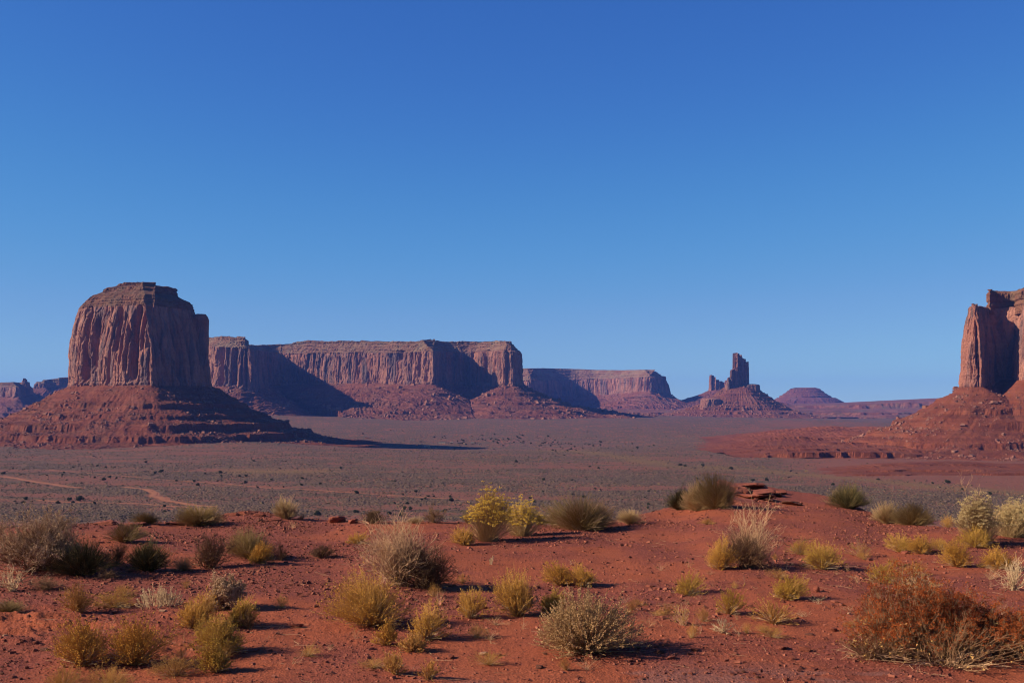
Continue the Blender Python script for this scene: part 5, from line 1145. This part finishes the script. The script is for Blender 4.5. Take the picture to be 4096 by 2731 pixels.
for px, py, wd in [(1805, 2005, 22), (1713, 1988, 14), (1736, 1988, 12), (1800, 1990, 14), (1578, 2016, 14), (1630, 2017, 16), (1620, 2038, 22), (1643, 2040, 20), (1558, 2060, 26), (1605, 2066, 28), (1688, 2002, 14), (1780, 2045, 16), (1515, 2053, 16), (1272, 2064, 30), (1425, 2052, 24), (1775, 2048, 20), (1700, 1998, 14)]:
    juniper(px, py, wd, 'round dark juniper seen just over the middle rim of the knoll')
for px, py, wd in [(2174, 1922, 16), (2290, 1922, 12), (2120, 1995, 14), (2135, 2010, 16), (2172, 1968, 12), (2292, 1980, 14), (2335, 1990, 16), (2595, 2022, 16), (2590, 2035, 14), (2720, 1863, 18), (2740, 1866, 14), (2810, 1866, 18), (2923, 1878, 20), (2790, 1918, 14), (3010, 1925, 18), (3068, 1924, 18), (3330, 1942, 20), (3512, 1920, 16), (3960, 1980, 20),
                  (3790, 1933, 26), (2380, 1957, 12), (2065, 1850, 14), (2360, 1868, 12), (2395, 1875, 12), (3850, 1960, 16), (3730, 1935, 14)]:
    juniper(px, py, wd, 'dark juniper on the scrub flats right of centre')
for i in range(120):
    px = rr.gauss(2120, 250); py = 1765 + rr.gauss(0, 14) + (px - 2000) * .05
    if py > 1735: juniper(px, py, rr.uniform(5, 11), 'tiny dark juniper in the thicket around the far settlement')

# ------------------------------------------------------------------ settlement far out on the flats
M_w1 = stone_mat('pale_wall', (0.5, 0.43, 0.35), (0.6, 0.53, 0.45)); M_w2 = stone_mat('brown_wall', (0.16, 0.1, 0.08), (0.24, 0.16, 0.12)); M_rf = stone_mat('grey_roof', (0.2, 0.2, 0.21), (0.3, 0.3, 0.31)); M_dk, _, b_ = mat('dark_opening'); b_.inputs['Base Color'].default_value = (.02, .02, .025, 1)
def boxv(x0, x1, y0, y1, z0, z1):
    return np.array([[x, y, z] for z in (z0, z1) for y, xs_ in ((y0, (x0, x1)), (y1, (x1, x0))) for x in xs_], float), np.array([[0, 3, 2, 1], [4, 5, 6, 7], [0, 1, 5, 4], [1, 2, 6, 5], [2, 3, 7, 6], [3, 0, 4, 7]])
def house(px, py, wpx, label, wall, gable, hgt=3.0):
    x, y = floor_pt(px, py); z = float(vbase(x, y)) + .2; w_ = wpx / F * y / 2; d = 3.6
    r_ = thing('house', label, 'house', (x, y, z), 'houses of the far settlement')
    v, f = boxv(-w_, w_, -d, d, -.6, hgt); link('wall', mkmesh('wall', v, [f], [wall]), r_)
    if gable:
        v = np.array([(-w_ - .4, -d - .4, hgt + .01), (w_ + .4, -d - .4, hgt + .01), (w_ + .4, d + .4, hgt + .01), (-w_ - .4, d + .4, hgt + .01), (-w_ - .4, 0, hgt + 1.5), (w_ + .4, 0, hgt + 1.5)])
        link('roof', mkmesh('roof', v, [np.array([[0, 1, 5, 4], [2, 3, 4, 5], [3, 2, 1, 0]]), np.array([[0, 4, 3], [1, 2, 5]])], [M_rf]), r_)
    else:
        v, f = boxv(-w_ - .3, w_ + .3, -d - .3, d + .3, hgt + .01, hgt + .35); link('roof', mkmesh('roof', v, [f], [M_rf]), r_)
    v, f = boxv(-.5, .5, -d - .04, -d - .003, -.1, 2.0); link('door', mkmesh('door', v, [f], [M_dk]), r_)
    for s_ in (-.6, .6):
        v, f = boxv(w_ * s_ - .7, w_ * s_ + .7, -d - .04, -d - .003, 1.0, 2.0); link('window', mkmesh('window', v, [f], [M_dk]), r_)
house(1648, 1762, 14, 'small pale house standing apart at the left of the far settlement', M_w1, False)
house(1684, 1768, 12, 'small dark shed between the two left-hand pale houses', M_w2, False)
house(1708, 1785, 24, 'long low house with a grey roof, nearest in the settlement', M_w1, True)
house(1768, 1774, 26, 'white and brown house in the middle of the far settlement', M_w1, False, 4)
house(1806, 1775, 10, 'dark hut just right of the middle house', M_w2, True)
house(1838, 1775, 16, 'dark low house beside a white trailer', M_w2, False)
house(1890, 1776, 12, 'brown house at the right part of the settlement', M_w2, True)
house(1918, 1779, 9, 'right-most little house of the far settlement', M_w1, False)
def trailer(px, py, wpx, label):
    x, y = floor_pt(px, py); z = float(vbase(x, y)) + .3; w_ = wpx / F * y / 2
    r_ = thing('trailer', label, 'trailer', (x, y, z), 'white trailers of the far settlement')
    v, f = boxv(-w_, w_, -1.2, 1.2, .5, 2.8); link('body', mkmesh('body', v, [f], [ML['white']]), r_)
    v, f = boxv(-w_ * .4, w_ * .4, -1.25, -1.203, 1.4, 2.1); link('window', mkmesh('window', v, [f], [M_dk]), r_)
    for s_ in (-.5, .5):
        v, f = boxv(w_ * s_ - .4, w_ * s_ + .4, -1.1, 1.1, -.2, .49); link('wheel', mkmesh('wheel', v, [f], [M_dk]), r_)
trailer(1857, 1776, 7, 'white trailer beside the dark low house'); trailer(1718, 1789, 8, 'white trailer in front of the grey-roofed house'); trailer(1746, 1790, 6, 'small white trailer alone right of the grey-roofed house')
# ------------------------------------------------------------------ overall pigment calibration, one factor per kind of surface
TONE = {'fallen_block': (.66, .52, .45), 'red_sandstone_cliff': (.92, .76, .68), 'distant_sandstone_cliff': (.8, .68, .6), 'shale_cap': (.72, .62, .5), 'distant_shale_cap': (.8, .72, .6), 'red_talus': (.66, .5, .38), 'bright_red_talus': (.6, .5, .4), 'distant_talus': (.64, .49, .42),
        'distant_terraces': (.72, .6, .5), 'valley_ground': (.64, .5, .44), 'desert_scrub': (.72, .6, .54), 'sandy_track': (.72, .6, .5), 'red_desert_soil': (.88, .66, .62), 'red_stone': (.8, .62, .52), 'gravel_stone': (.76, .6, .5), 'haze': None}
for m_ in bpy.data.materials:
    nt_ = m_.node_tree; b_ = nt_.nodes.get('Principled BSDF') if nt_ else None
    if not b_: continue
    if m_.name in ('golden_floret', 'golden_green_floret', 'brown_floret', 'straw_stem'): TONE[m_.name] = (1.35, 1.18, .78)
    if m_.name in ('silvery_leaf', 'grey_green_stem', 'tan_stem', 'feathery_dry_leaf', 'bleached_twig', 'whitish_stem', 'rust_seed_head'): TONE[m_.name] = (1.25, 1.05, .8)
    k_ = TONE.get(m_.name, (1.0, .86, .66)); s_ = b_.inputs['Base Color']
    if s_.is_linked:
        mx = nt_.nodes.new('ShaderNodeMix'); mx.data_type = 'RGBA'; mx.blend_type = 'MULTIPLY'; mx.inputs[0].default_value = 1
        src = s_.links[0].from_socket; nt_.links.new(src, mx.inputs[6]); mx.inputs[7].default_value = k_ + (1,); nt_.links.new(mx.outputs[2], s_)
# ------------------------------------------------------------------ haze
hm = bpy.data.materials.new('haze'); hm.use_nodes = True; hn = hm.node_tree; hn.nodes.clear()
ho = hn.nodes.new('ShaderNodeOutputMaterial'); pv = hn.nodes.new('ShaderNodeVolumePrincipled')
pv.inputs['Color'].default_value = (0.13, 0.29, 1.0, 1); pv.inputs['Density'].default_value = 2.5e-5; pv.inputs['Anisotropy'].default_value = 0.0
hn.links.new(pv.outputs[0], ho.inputs['Volume'])
x0, x1, y0, y1, z0, z1 = -26500, 26500, -400, 20400, -100, 460
V = [(x, y, z) for z in (z0, z1) for y in (y0, y1) for x in (x0, x1)]
link('haze', mkmesh('haze', V, [np.array([[0, 2, 3, 1], [4, 5, 7, 6], [0, 1, 5, 4], [2, 6, 7, 3], [0, 4, 6, 2], [1, 3, 7, 5]])], [hm]), None, None, kind='stuff')
